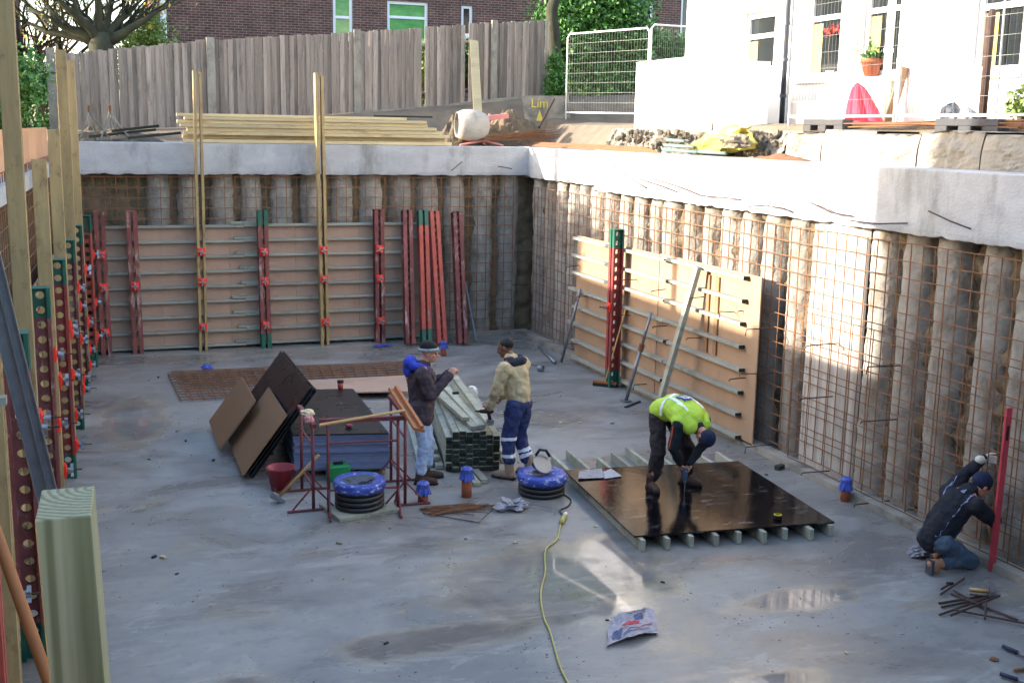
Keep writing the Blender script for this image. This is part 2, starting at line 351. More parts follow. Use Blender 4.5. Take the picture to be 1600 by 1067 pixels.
def pile_wall(label, pts, beam, soil_fn, su, sv, beams):
    t = thing('pile_wall', label, 'wall', (pts[0].x, pts[0].y, 0)); o = ORG[t.name]
    for i, p in enumerate(pts):
        q = part(t, 'pile', PM[i % 6]); q.location = p - o + V((rnd.uniform(-.02, .02), rnd.uniform(-.02, .02), 0)); q.rotation_euler = (rnd.uniform(-.008, .008), rnd.uniform(-.008, .008), rnd.uniform(0, 6)); s = rnd.uniform(0.9, 1.1); q.scale = (s, s, 1)
    MB().sheet(soil_fn, su, sv).build('soil', 'soil', t, True)
    for bm in beams: bevel(bm.build('capping_beam', 'beam', t), 0.012, 2)
    return t
def rag(b, p0, p1, down, n=60):                      # ragged concrete lip hanging under a capping beam
    p0, p1 = V(p0), V(p1)
    return b
back_pts = [V((-0.75 + 0.6 * i, 23.3, 0)) for i in range(3, 16)]
def soil_back(u, v):
    x = -1.4 + u * 10.6; z = v * 3.45; return (x, 23.24 + 0.1 * NZ.noise(V((x * 2.2, z * 2.2, 3))) + 0.07 * NZ.noise(V((x * 7, z * 7, 8))), z)
bb = MB(); n = 90
def beam_mesh(axis, a0, a1, f, t, z0, z1, seed):       # beam along an axis with a ragged lower lip
    b = MB(); n = int(abs(a1 - a0) / 0.09); P = lambda a, d, z: (a, d, z) if axis == 'x' else (d, a, z)
    rows = []
    for i in range(n + 1):
        a = a0 + (a1 - a0) * i / n; lip = 0.035 * NZ.noise(V((a * 5, seed, 0))) + 0.02 * NZ.noise(V((a * 17, seed, 3)))
        rows.append([P(a, f, z1), P(a, f + 0.0, z0 + 0.05), P(a, f + 0.012 * math.copysign(1, t), z0 - 0.02 + lip), P(a, f + t, z0), P(a, f + t, z1)])
    vs = [p for r_ in rows for p in r_]; fs = []
    for i in range(n):
        for k2 in range(5): fs.append((i * 5 + k2, i * 5 + (k2 + 1) % 5, (i + 1) * 5 + (k2 + 1) % 5, (i + 1) * 5 + k2))
    fs += [tuple(range(5)), tuple(range(n * 5 + 4, n * 5 - 1, -1))]
    return b.add(vs, fs)
pile_wall('rough concrete pile wall under a pale capping beam at the back of the pit', back_pts, None, soil_back, 150, 50,
          [beam_mesh('x', -1.25, 8.598, 22.9, 0.62, 3.41, 3.985, 1)])
right_pts = [V((8.97, 22.75 - 0.6 * i, 0)) for i in range(29)]
def soil_right(u, v):
    y = 5.4 + u * 18.0; z = v * 3.4; return (8.93 + 0.13 * NZ.noise(V((y * 2.2, z * 2.2, 30))) + 0.12 * NZ.noise(V((y * 7, z * 7, 38))), y, z)
rw = pile_wall('long pile wall along the right side with partly sunlit capping beam', right_pts, None, soil_right, 300, 60,
          [beam_mesh('y', 23.5, 19.4, 8.6, 0.66, 3.37, 3.985, 5), beam_mesh('y', 19.394, 5.2, 8.585, 0.66, 3.29, 4.0, 9)])
def patch(u, v):
    z = v * 3.28; y0 = 11.55; y1 = 12.72 - 0.28 * smooth_((z - 2.2) / 0.9); y = y0 + (y1 - y0) * u
    return (8.80 - 0.13 * math.sin(PI * u) ** 0.5 + 0.012 * NZ.noise(V((y * 6, z * 1.5, 2))) + 0.008 * math.sin(y * 55), y, z)
MB().sheet(patch, 40, 40).build('smooth_concrete_patch', 'pile_white', rw, True)
def soil_left(u, v):
    y = 3 + u * 20.4; z = v * 3.4; return (-1.28 + 0.033 * (y - 9.6) + 0.07 * NZ.noise(V((y * 2.2, z * 2.2, 60))), y, z)
t = thing('pile_wall', 'earth and pile wall with low beam behind the left formwork', 'wall', (-1.2, 12, 0))
MB().sheet(soil_left, 120, 30).build('soil', 'soil', t, True)
b = MB(); q0 = (-1.24, 3.0); q1 = (-0.6, 22.88)
b.add([(q0[0], q0[1], 3.5), (q1[0], q1[1], 3.5), (q1[0], q1[1], 3.69), (q0[0], q0[1], 3.69), (q0[0] - .5, q0[1], 3.5), (q1[0] - .5, q1[1], 3.5), (q1[0] - .5, q1[1], 3.69), (q0[0] - .5, q0[1], 3.69)],
      [(0, 1, 2, 3), (7, 6, 5, 4), (3, 2, 6, 7), (0, 4, 5, 1), (0, 3, 7, 4), (1, 5, 6, 2)]); b.build('capping_beam', 'beam', t)
# front end of the pit, below the photographer
t = MB(); t.span((-1.7, 0.2, 0), (9.4, 0.5, 3.95)); tag(t.build('retaining_wall', 'concrete'), 'plain concrete retaining wall below the photographer', 'wall')

# ---- reinforcing meshes
def bars_mesh(name, label, P, us, vs, r, m='rust', jit=0.012, off=0.012):
    b = MB()
    for u in us: b.tube([P(u + rnd.uniform(-jit, jit) * 0.3, vs[0] + (vs[-1] - vs[0]) * k / 6, jit * NZ.noise(V((u * 3, k * 1.1, 2)))) for k in range(7)], r, 4, False)
    nn = max(6, int(abs(us[-1] - us[0]) / 0.6))
    for v_ in vs: b.tube([P(us[0] + (us[-1] - us[0]) * k / nn, v_ + jit * NZ.noise(V((k * .7, v_ * 5, 9))), off + jit * NZ.noise(V((k * .7, v_ * 5, 4)))) for k in range(nn + 1)], r, 4, False)
    return tag(b.build(name, m), label, 'mesh')
fr = lambda a, b_, st: [a + st * i for i in range(int(round((b_ - a) / st)) + 1)]
bars_mesh('rebar_mesh', 'rusty steel mesh fixed in front of the right pile wall', lambda u, v, d: (8.64 - d, u, v), fr(5.4, 22.6, 0.2), fr(0.16, 3.2, 0.2), 0.0072)
bars_mesh('rebar_mesh', 'second looser mesh layer on the near end of the right wall', lambda u, v, d: (8.56 - d, u, v), fr(5.45, 12.85, 0.4), fr(0.1, 2.3, 0.4), 0.006)
bars_mesh('rebar_mesh', 'rusty steel mesh over the piles of the back wall', lambda u, v, d: (u, 22.98 - d, v), fr(-0.9, 8.4, 0.2), fr(0.14, 3.3, 0.2), 0.009)
bars_mesh('rebar_mesh', 'orange rusty mesh behind the tall timber posts on the left', lambda u, v, d: (-1.12 + 0.033 * (u - 9.6) + d, u, v), fr(4, 22.4, 0.2), fr(0.2, 3.8, 0.2), 0.0075)
# mesh mats lying on the floor
A, B_, C_, D_ = G(262, 585), G(636, 569), G(645, 611), G(283, 628)
def onfloor(u, v, d, z=0.02):
    p = (A * (1 - u) + B_ * u) * (1 - v) + (D_ * (1 - u) + C_ * u) * v; return (p.x, p.y, z + d)
bars_mesh('rebar_mesh', 'rusty mesh sheets stacked flat on the floor before the back formwork', lambda u, v, d: onfloor(u, v, d), [i / 21 for i in range(22)], [i / 11 for i in range(12)], 0.009, jit=0.002, off=0.014)
bars_mesh('rebar_mesh', 'upper rusty mesh sheet lying slightly askew on another mesh', lambda u, v, d: onfloor(u * 0.98 + 0.012 + v * 0.02, v * 0.96 + 0.03, d, 0.055), [i / 21 for i in range(22)], [i / 11 for i in range(12)], 0.009, jit=0.002, off=0.014)

# ---- starter bars
k = 0
for (px, py, L) in ((1148, 488, .6), (1165, 590, .6), (1190, 483, .5), (1220, 512, .7), (1215, 583, .75), (1315, 536, .7), (1210, 694, .6), (1305, 619, .65), (1300, 735, .6), (1412, 571, .7), (1403, 655, .7), (1390, 782, .65), (905, 415, .45), (830, 394, .5), (825, 445, .5), (920, 463, .5), (995, 437, .5), (1040, 452, .5), (1100, 464, .5), (1095, 528, .5), (1042, 509, .5), (903, 538, .5), (985, 493, .5), (1078, 626, .5), (1010, 600, .5)):
    p = AX(px, py, 8.41 if 885 < px < 1185 and py > 367 + (px - 890) * .22 else 8.72); L = .34 if p.x < 8.5 else L; b = MB(); e = p + V((-L * 0.75, rnd.uniform(-.06, .06), rnd.uniform(-.02, .03)))
    b.tube([p, p * .5 + e * .5, e, e + V((-0.012, 0.0, -0.03 if k % 3 else -0.09))], 0.0085, 5)
    tag(b.build('starter_bar', 'rust_dark'), 'rusty starter bar sticking out of the right pile wall', 'rebar', 'starter bars along the right wall'); k += 1
for pts in (((957, 257), (984, 279), (1011, 295)), ((999, 280), (1030, 290), (1057, 300)), ((1021, 280), (1060, 292), (1095, 306)), ((1096, 306), (1130, 309), (1157, 312)), ((1170, 323), (1185, 322), (1200, 321)), ((1200, 322), (1225, 326), (1240, 333)), ((1267, 317), (1300, 333), (1332, 338)), ((1329, 345), (1370, 350), (1418, 349)), ((1451, 330), (1485, 346), (1517, 358))):
    b = MB(); b.tube([AX(pts[0][0], pts[0][1], 8.5), AX(pts[1][0], pts[1][1], 8.46), AX(pts[2][0], pts[2][1], 8.55)], 0.009, 5)
    tag(b.build('tie_bar', 'rust_dark'), 'bent bar hooked against the face of the right capping beam', 'rebar', 'bent bars on the right capping beam')
for pts in (((705, 267), (722, 253)), ((778, 260), (800, 264))):
    b = MB(); b.tube([AY(*pts[0], 22.9), AY(*pts[1], 22.7)], 0.009, 5)
    tag(b.build('tie_bar', 'rust_dark'), 'short bar sticking out of the back capping beam', 'rebar', 'bars on the back capping beam')

# ================================================================== HOUSES
def wall_holes(P, us, z0, z1, holes, depth):
    """P(u, z, d) -> point; holes: (u0, u1, z0, z1); front skin with reveals running back by depth"""
    ub = sorted({us[0], us[1], *[h[0] for h in holes], *[h[1] for h in holes]}); zb = sorted({z0, z1, *[h[2] for h in holes], *[h[3] for h in holes]})
    b = MB()
    for a, c in zip(ub, ub[1:]):
        for e, f in zip(zb, zb[1:]):
            um, zm = (a + c) / 2, (e + f) / 2
            if any(h[0] < um < h[1] and h[2] < zm < h[3] for h in holes): continue
            b.add([P(a, e, 0), P(c, e, 0), P(c, f, 0), P(a, f, 0)], [(0, 1, 2, 3)])
    for (a, c, e, f) in holes:
        q = [(a, e), (c, e), (c, f), (a, f)]
        for i in range(4):
            (u0, w0), (u1, w1) = q[i], q[(i + 1) % 4]; b.add([P(u0, w0, 0), P(u1, w1, 0), P(u1, w1, depth), P(u0, w0, depth)], [(0, 1, 2, 3)])
    return b
def window(t, P, h, depth, pane, bars=(), fw_=0.07, sill=True, fm='white_plastic'):
    a, c, e, f = h; b = MB(); d0, d1 = depth - 0.07, depth
    def rect(u0, u1, z0, z1):
        b.add([P(u0, z0, d0), P(u1, z0, d0), P(u1, z1, d0), P(u0, z1, d0), P(u0, z0, d1), P(u1, z0, d1), P(u1, z1, d1), P(u0, z1, d1)], [(0, 1, 2, 3), (0, 4, 5, 1), (1, 5, 6, 2), (2, 6, 7, 3), (3, 7, 4, 0)])
    g_ = 0.003
    rect(a + g_, a + fw_, e + g_, f - g_); rect(c - fw_, c - g_, e + g_, f - g_); rect(a + fw_, c - fw_, e + g_, e + fw_); rect(a + fw_, c - fw_, f - fw_, f - g_)
    for kind, pos in bars:
        if kind == 'h': rect(a + fw_, c - fw_, pos - 0.04, pos + 0.04)
        else: rect(pos - 0.035, pos + 0.035, e + fw_, f - fw_)
    wn = b.build('window', fm, t); b = MB()
    dd = depth - 0.02; b.add([P(a + .03, e + .03, dd), P(c - .03, e + .03, dd), P(c - .03, f - .03, dd), P(a + .03, f - .03, dd)], [(0, 1, 2, 3)]); b.build('pane', pane, wn)
    if sill:
        b = MB(); q = [(a - .06, e - .07), (c + .06, e - .07), (c + .06, e - .003), (a - .06, e - .003)]
        b.add([P(u, z, -0.06) for u, z in q] + [P(u, z, depth - .075 if i > 1 else depth - 0.075) for i, (u, z) in enumerate(q)], [(0, 1, 2, 3), (0, 4, 5, 1), (1, 5, 6, 2), (2, 6, 7, 3), (3, 7, 4, 0)]); b.build('sill', 'white_plastic', wn)
    return wn
# brick house behind the fence
def brick_material(name, c1, c2, mortar):
    m = bpy.data.materials.new(name); m.use_nodes = True; n = m.node_tree.nodes; l = m.node_tree.links; b = n['Principled BSDF']
    tc = n.new('ShaderNodeTexCoord'); sx = n.new('ShaderNodeSeparateXYZ'); cb = n.new('ShaderNodeCombineXYZ'); l.new(tc.outputs['Object'], sx.inputs[0])
    ad = n.new('ShaderNodeMath'); ad.operation = 'ADD'; l.new(sx.outputs[0], ad.inputs[0]); l.new(sx.outputs[1], ad.inputs[1]); l.new(ad.outputs[0], cb.inputs[0]); l.new(sx.outputs[2], cb.inputs[1])
    bt = n.new('ShaderNodeTexBrick'); bt.inputs['Scale'].default_value = 1.0; bt.inputs['Brick Width'].default_value = 0.225; bt.inputs['Row Height'].default_value = 0.075; bt.inputs['Mortar Size'].default_value = 0.009
    bt.inputs['Color1'].default_value = (*lin(c1), 1); bt.inputs['Color2'].default_value = (*lin(c2), 1); bt.inputs['Mortar'].default_value = (*lin(mortar), 1); l.new(cb.outputs[0], bt.inputs[0])
    nz = n.new('ShaderNodeTexNoise'); nz.inputs['Scale'].default_value = 3; nz.inputs['Detail'].default_value = 8; l.new(tc.outputs['Object'], nz.inputs[0])
    mx = n.new('ShaderNodeMix'); mx.data_type = 'RGBA'; mx.blend_type = 'MULTIPLY'; mx.inputs[0].default_value = 0.7; l.new(bt.outputs[0], mx.inputs[6])
    rp = n.new('ShaderNodeValToRGB'); rp.color_ramp.elements[0].position = 0.3; rp.color_ramp.elements[0].color = (.45, .45, .45, 1); rp.color_ramp.elements[1].position = 0.7; l.new(nz.outputs[0], rp.inputs[0]); l.new(rp.outputs[0], mx.inputs[7])
    l.new(mx.outputs[2], b.inputs['Base Color']); b.inputs['Roughness'].default_value = 0.9
    bp = n.new('ShaderNodeBump'); bp.inputs['Strength'].default_value = 0.5; bp.inputs['Distance'].default_value = 0.01; bp.invert = True; l.new(bt.outputs['Fac'], bp.inputs['Height']); l.new(bp.outputs[0], b.inputs['Normal']); MATS[name] = m
brick_material('brick', '#6e4740', '#533530', '#8b7b70')
brick_material('brick_left', '#7a5348', '#5e4038', '#948a7d')
HY = 36.0
t = thing('brick_house', 'dark brick house with white windows standing behind the wooden fence', 'house', (10, HY, 5))
PB = lambda u, z, d: (u, HY + d, z)
hl = [(AY(520, 0, HY).x, AY(551, 0, HY).x, 7.0, 9.15), (AY(605, 0, HY).x, AY(669, 0, HY).x, 7.0, 8.22), (AY(721, 0, HY).x, AY(739, 0, HY).x, 7.25, 8.2), (AY(1003, 0, HY).x, AY(1022, 0, HY).x, 7.3, 9.2), (AY(1065, 0, HY).x, AY(1085, 0, HY).x, 7.3, 9.2)]
XL = AY(250, 72, HY).x
wall_holes(PB, (XL, 24), 4.5, 14, hl, 0.16).build('wall', 'brick', t)
b = MB(); b.add([(XL, HY, 4.5), (XL, HY + 9, 4.5), (XL, HY + 9, 14), (XL, HY, 14)], [(0, 3, 2, 1)]); b.add([(24, HY, 4.5), (24, HY + 9, 4.5), (24, HY + 9, 14), (24, HY, 14)], [(0, 1, 2, 3)]); b.add([(XL, HY + 9, 4.5), (24, HY + 9, 4.5), (24, HY + 9, 14), (XL, HY + 9, 14)], [(0, 3, 2, 1)]); b.build('wall', 'brick', t)
for i, h in enumerate(hl):
    z_ = AY(530, 27, HY).z if i == 0 else AY(640, 28, HY).z
    window(t, PB, h, 0.13, 'glass_green' if i < 2 else 'glass_dark', bars=(('h', z_),) if i < 2 else (), fw_=0.09)
b = MB(); b.add([(XL - .4, HY - .5, 13.9), (24.4, HY - .5, 13.9), (24.4, HY + 4.5, 17), (XL - .4, HY + 4.5, 17), (24.4, HY + 9.5, 13.9), (XL - .4, HY + 9.5, 13.9)], [(0, 1, 2, 3), (3, 2, 4, 5), (0, 3, 5), (1, 4, 2), (0, 5, 4, 1)]); b.build('roof', 'pipe_dark', t)
b = MB(); b.tube([(XL + 0.12, HY - 0.07, 4.6), (XL + 0.12, HY - 0.07, 13.9)], 0.09, 10); b.build('drainpipe', 'white_plastic', t)

# white rendered house on the right, its long side facing the pit
HX = 11.2
t = thing('white_house', 'white rendered house with recessed windows in full sun above the right wall', 'house', (HX, 15, 4.4))
PW = lambda u, z, d: (HX + d, u, z)
def yy(px, py): return AX(px, py, HX).y
wl = [(yy(1210, 60), yy(1155, 60), 5.44, 6.5), (yy(1312, 60), yy(1251, 60), 5.26, 6.66), (yy(1405, 60), yy(1338, 60), 5.24, 6.66), (yy(1596, 60), yy(1512, 60), 5.2, 6.5)]
wall_holes(PW, (-2, yy(1072, 50)), 4.2, 9.8, wl, 0.24).build('wall', 'white_paint', t)
ye = yy(1072, 50); b = MB(); b.add([(HX, ye, 4.2), (HX + 8, ye, 4.2), (HX + 8, ye, 9.8), (HX, ye, 9.8)], [(0, 1, 2, 3)]); b.add([(HX, -2, 4.2), (HX + 8, -2, 4.2), (HX + 8, -2, 9.8), (HX, -2, 9.8)], [(0, 3, 2, 1)]); b.add([(HX + 8, -2, 4.2), (HX + 8, ye, 4.2), (HX + 8, ye, 9.8), (HX + 8, -2, 9.8)], [(0, 3, 2, 1)]); b.build('wall', 'white_paint', t)
for i, h in enumerate(wl):
    window(t, PW, h, 0.22, 'glass_dark', bars=(('h', h[3] - 0.42),), fw_=0.1)
    b = MB(); b.sheet(lambda u, v, h=h: (HX + 0.19 + 0.004 * math.sin(u * 50), h[1] - 0.11 - u * 0.24, h[2] + .1 + v * (h[3] - h[2] - .6)), 16, 2); b.build('curtain', 'curtain', t)
b = MB(); b.add([(HX - .5, -2.4, 9.7), (HX - .5, ye + .4, 9.7), (HX + 4, ye + .4, 12.6), (HX + 4, -2.4, 12.6), (HX + 8.5, ye + .4, 9.7), (HX + 8.5, -2.4, 9.7)], [(0, 3, 2, 1), (3, 5, 4, 2), (0, 5, 3), (1, 2, 4), (0, 1, 4, 5)]); b.build('roof', 'pipe_dark', t)
for px, r_, m_ in ((1236, 0.045, 'pipe_dark'), (1398, 0.06, 'white_plastic')):
    y_ = yy(px, 60); b = MB(); b.tube([(HX - 0.09, y_, 4.5), (HX - 0.09, y_, 9.7)], r_, 12); dp = b.build('drainpipe', m_, t, True)
    for z_ in (5.0, 5.6, 6.2, 6.8): b = MB(); b.lathe([(r_ + .012, -0.03), (r_ + .012, 0.03)], (HX - .09, y_, z_), 12); b.build('bracket', m_, dp)
# house at the left edge of the picture and an unseen tall house, added at the left to shade the near half of the pit
t = thing('brick_house', 'brick house with white bargeboard at the far left edge', 'house', (-6, 34, 4))
xr = AY(11, 60, 34).x; b = MB(); b.span((xr - 9, 34, 3.9), (xr, 41, 10.5)); b.build('wall', 'brick_left', t)
b = MB(); b.span((xr - 0.9, 33.86, 5.6), (xr - 0.16, 33.995, 10.5)); b.build('bargeboard', 'white_plastic', t)
b = MB(); b.add([(xr - 9.3, 33.7, 10.5), (xr + .3, 33.7, 10.5), (xr + .3, 37.5, 13), (xr - 9.3, 37.5, 13), (xr + .3, 41.3, 10.5), (xr - 9.3, 41.3, 10.5)], [(0, 1, 2, 3), (3, 2, 4, 5), (0, 3, 5), (1, 4, 2), (0, 5, 4, 1)]); b.build('roof', 'pipe_dark', t)
t = thing('brick_house', 'tall unseen brick house added on the left to shade the pit', 'house', (-7, 5, 3.9))
b = MB(); b.span((-13, -12, 3.8), (-4.4, 14.9, 10.4)); b.build('wall', 'brick_left', t)
b = MB(); b.add([(-13.3, -12.3, 10.4), (-4.1, -12.3, 10.4), (-4.1, 14.95, 10.4), (-13.3, 14.95, 10.4), (-8.7, -12.3, 13), (-8.7, 14.95, 13)], [(0, 1, 4), (2, 3, 5), (1, 2, 5, 4), (3, 0, 4, 5), (0, 3, 2, 1)]); b.build('roof', 'pipe_dark', t)

# ================================================================== FENCE
FY = 26.5
t = thing('wooden_fence', 'long weathered grey board fence on the bank behind the pit', 'fence', (5, FY, 4.2))
FT = [(-0.75, 5.72), (2.42, 6.16), (5.62, 6.46), (9.0, 6.83), (10.42, 6.95)]
def interp(tb, x):
    for (a, za), (b_, zb) in zip(tb, tb[1:]):
        if x <= b_: return za + (zb - za) * (x - a) / (b_ - a)
    return tb[-1][1]
bm = [MB().box((0, 0, 0.5), (0.1, 0.02, 1.0)).mesh('board', 'fence') for _ in range(1)]
x = -0.7; i = 0
while x < 10.4:
    gap = AY(656, 120, FY).x < x < AY(667, 120, FY).x or AY(724, 120, FY).x < x < AY(732, 120, FY).x
    if not gap:
        o = part(t, 'board', bm[0]); z0 = zfence(x) + 0.02; z1 = interp(FT, x) + rnd.uniform(-.02, .02)
        o.location = V((x, FY - (0.03 if i % 2 else 0) + rnd.uniform(-.004, .004), z0)) - ORG[t.name]; o.scale = (1, 1, z1 - z0); o.rotation_euler = (0, rnd.uniform(-.008, .008), rnd.uniform(-.03, .03))
    x += 0.096; i += 1
for (dz) in (0.35, 1.45):
    b = MB()
    for (a, za), (c, zc) in zip(FT, FT[1:]): b.bar((a, FY + .05, zfence(a) + dz), (c, FY + .05, zfence(c) + dz), 0.08, 0.05)
    b.build('rail', 'fence', t)
for px, wd in ((329, .17), (557, .15), (770, .13)):
    x = AY(px, 100, FY).x; b = MB(); b.span((x - wd / 2, FY - .13, zfence(x) - .1), (x + wd / 2, FY - 0.03, interp(FT, x) + .05)); b.build('fence_post', 'concrete', t)
b = MB(); q = [(5.75, 4.55, 4.70), (7.4, 4.55, 4.85), (9.3, 4.7, 5.1), (10.5, 4.8, 5.2)]
for (a, z0, z1), (c, z2, z3) in zip(q, q[1:]): b.add([(a, FY - .14, z0), (c, FY - .14, z2), (c, FY - .14, z3), (a, FY - .14, z1), (a, FY - .025, z0), (c, FY - .025, z2), (c, FY - .025, z3), (a, FY - .025, z1)], [(0, 1, 2, 3), (3, 2, 6, 7)])
b.build('gravel_board', 'concrete', t)
p = AY(78, 75, 24.2); b = MB(); b.span((p.x - .08, 24.14, 3.85), (p.x + .08, 24.26, p.z)); tag(b.build('fence_post', 'concrete'), 'slim concrete post standing in front of the hedge', 'post')
b = MB(); b.span((p.x + .09, 24.16, 3.85), (p.x + 0.2, 24.24, p.z - .2)); tag(b.build('gap_shade_strip', 'timber_dark'), 'dark strip standing in for the shaded gap beside the slim concrete post', 'board')  # dark strip in place of the shade in the gap by the post
# plywood hoarding along the left side
t = thing('hoarding', 'peach plywood hoarding along the left edge of the pit', 'hoarding', (-1.2, 12, 3.9))
for i in range(16):
    y0 = 3.0 + i * 1.22; xa, xb = -1.27 + .033 * (y0 - 9.6), -1.27 + .033 * (y0 + 1.215 - 9.6)
    b = slab([(xa, y0, 3.7), (xb, y0 + 1.215, 3.7), (xb, y0 + 1.215, 4.24), (xa, y0, 4.24)], 0.02, (-1, 0, 0)); b.build('plywood_sheet', 'hoarding', t)

# ================================================================== FOLIAGE
def leaves(n, fn, size, seed=1, flat=0.0):
    rg = random.Random(seed); b = MB()
    for _ in range(n):
        p = V(fn(rg)); a = V((rg.gauss(0, 1), rg.gauss(0, 1), rg.gauss(0, 1) * (1 - flat))).normalized(); c = a.orthogonal().normalized(); c = (Matrix.Rotation(rg.uniform(0, 6.28), 3, a) @ c); d = a.cross(c); s = size * rg.uniform(.6, 1.4)
        b.add([p - c * s, p + d * s * .5 + a * s * .15, p + c * s, p - d * s * .5 + a * s * .15], [(0, 1, 2, 3)])
    return b
def blob(c, r, clumps, rg, tight=0.35):             # leaf positions gathered in clumps inside an ellipsoid
    cs = []
    for _ in range(clumps):
        d = V((rg.gauss(0, 1), rg.gauss(0, 1), rg.gauss(0, 1))).normalized() * rg.uniform(.35, 1) ; cs.append(V((c[0] + d.x * r[0], c[1] + d.y * r[1], c[2] + d.z * r[2])))
    def f(g_):
        k_ = g_.choice(cs); m_ = min(r) * tight; return k_ + V((g_.gauss(0, m_), g_.gauss(0, m_), g_.gauss(0, m_)))
    return f
def grow(b, p, d, r, L, depth, rg, ends, up_=0.12, n=7):
    pts = [p]; rs = [r]; q = p.copy(); dd = d.copy(); st = 5
    for i in range(st):
        dd = (dd + V((rg.gauss(0, .16), rg.gauss(0, .16), rg.gauss(0, .12) + up_ * .4))).normalized(); q = q + dd * (L / st); pts.append(q.copy()); rs.append(r * (1 - .5 * (i + 1) / st))
    b.tube(pts, rs, n if depth > 1 else 4, True); ends.append(q)
    if depth > 0:
        for k_ in range(rg.choice((2, 3, 3))):
            j = rg.randint(2, st); nd = (dd + V((rg.gauss(0, .6), rg.gauss(0, .6), rg.gauss(.1, .4)))).normalized(); grow(b, pts[j], nd, rs[j] * .62, L * rg.uniform(.55, .8), depth - 1, rg, ends, up_, n)
rg = random.Random(21)
tb = AY(152, 95, 30.5); t = thing('oak_tree', 'old pollarded tree with thick spreading bare limbs behind the fence', 'tree', (tb.x, 30.5, 4.2)); ends = []
b = MB(); top = AY(158, 58, 30.5); b.tube([(tb.x - .05, 30.5, 4.1), (tb.x, 30.5, 5.2), top - V((0, 0, .25)), top + V((0, 0, .1))], [.4, .32, .31, .24], 12); b.build('trunk', 'bark', t, True); b = MB()
for (px, py, dy) in ((45, 12, 0), (40, 32, .6), (115, 0, .5), (150, -25, -.3), (180, -15, .4), (215, 5, .2), (246, 20, -.4), (235, 10, .8), (90, 5, -.6)):
    e = AY(px, py, 30.5) + V((0, dy, 0)); m_ = top.lerp(e, .5) + V((0, 0, -.12 if abs(e.x - top.x) > 1 else .0))
    pts = [top - V((0, 0, .2)), top.lerp(m_, .5) + V((rg.gauss(0, .06), 0, -.03)), m_, m_.lerp(e, .5) + V((rg.gauss(0, .07), 0, rg.gauss(0, .06))), e]; b.tube(pts, [.17, .12, .09, .07, .04], 9)
    for k_ in range(7): j = rg.choice((1, 2, 3, 4)); grow(b, pts[j], V((rg.gauss(0, .5) + (e - top).normalized().x * .6, rg.gauss(0, .4), rg.uniform(.2, .9))).normalized(), .035, 1.2, 2, rg, ends, .2, 5)
b.build('crown', 'bark', t, True)
leaves(1500, lambda g_: g_.choice(ends) + V((g_.gauss(0, .25), g_.gauss(0, .25), g_.gauss(0, .2))), .06, 3).build('foliage', 'autumn_leaf', t)
for i, (px, y_, h_, lab) in enumerate(((35, 38, 4.5, 'thin bare tree at the left beyond the old pollard'), (95, 41, 5.5, 'slender dark trunked tree seen through the pollard limbs'), (215, 43, 5, 'bare twiggy tree between the pollard and the brick house'), (60, 45, 6, 'farthest bare tree rising above the hedge'))):
    p = AY(px, 150, y_); t = thing('bare_tree', lab, 'tree', (p.x, y_, 4.2), 'bare trees behind the fence'); ends = []; b = MB(); b.tube([(p.x, y_, 4), (p.x + .1, y_, 4 + h_ * .4), (p.x, y_, 4 + h_ * .55)], [.16, .13, .1], 7); b.build('trunk', 'bark', t); b = MB()
    for k_ in range(9): grow(b, V((p.x + .05, y_, 4 + h_ * rg.uniform(.25, .55))), V((rg.gauss(0, .7), rg.gauss(0, .5), rg.uniform(.2, .9))).normalized(), .06, 2.1, 3, rg, ends, .15, 4)
    b.build('crown', 'twig', t)
    leaves(350, lambda g_: g_.choice(ends) + V((g_.gauss(0, .3), g_.gauss(0, .3), g_.gauss(0, .3))), .05, 30 + i).build('foliage', 'autumn_leaf', t)
def bush(name, label, c, r, n, size, m, clumps=30, seed=5, tight=.3):
    t = thing(name, label, 'bush', (c[0], c[1], c[2] - r[2])); q = random.Random(seed)
    leaves(n, blob(c, r, clumps, q, tight), size, seed).build('foliage', m, t)
    b = MB()
    for _ in range(10): d = V((q.gauss(0, .5), q.gauss(0, .5), 1)); b.tube([(c[0], c[1], c[2] - r[2]), (c[0] + d.x * r[0] * .5, c[1] + d.y * r[1] * .5, c[2]), (c[0] + d.x * r[0] * .9, c[1] + d.y * r[1] * .9, c[2] + r[2] * .7)], [.025, .015, .006], 4)
    b.build('stem', 'twig', t); return t
p = AY(210, 62, 29.3); bush('sunlit_bush', 'bright yellow green bush in sun beside the old tree trunk', (p.x + .45, 32.0, 6.0), (.9, .6, 1.0), 9000, .05, 'bush_leaf', 60, 5)
p = AY(30, 140, 24.0); bush('hedge', 'dark green leafy hedge at the left edge above the hoarding', (p.x - 0.75, 23.4, 4.85), (1.15, .7, .95), 15000, .055, 'hedge_leaf', 90, 8)
p = AY(60, 160, 25.5); bush('bramble', 'straggling bramble with dry stems between hedge and concrete post', (p.x + .05, 25.6, 4.9), (.5, .3, .9), 2600, .05, 'ivy_leaf', 26, 9)
p = AY(662, 120, 27.2); bush('shrub', 'green shrub showing through the missing fence boards', (p.x, 27.2, 5.5), (.6, .35, .95), 5000, .05, 'bush_leaf', 40, 11)
p = AY(728, 90, 27.2); bush('shrub', 'small creeper poking through the narrow fence gap', (p.x, 27.1, 5.9), (.3, .3, .7), 2500, .05, 'ivy_leaf', 30, 12)
p = AY(930, 40, 27.6); t = bush('ivy_mass', 'large dense ivy mass climbing over the end of the fence', (p.x, 27.6, 6.9), (1.75, .7, 1.5), 26000, .065, 'ivy_leaf', 150, 14, .34)
p = AY(985, 110, 29.5); bush('ivy_mass', 'shaded ivy covered bank behind the first mesh fence panel', (p.x, 29.0, 5.9), (2.2, .5, 1.3), 15000, .06, 'ivy_leaf', 120, 17, .34)
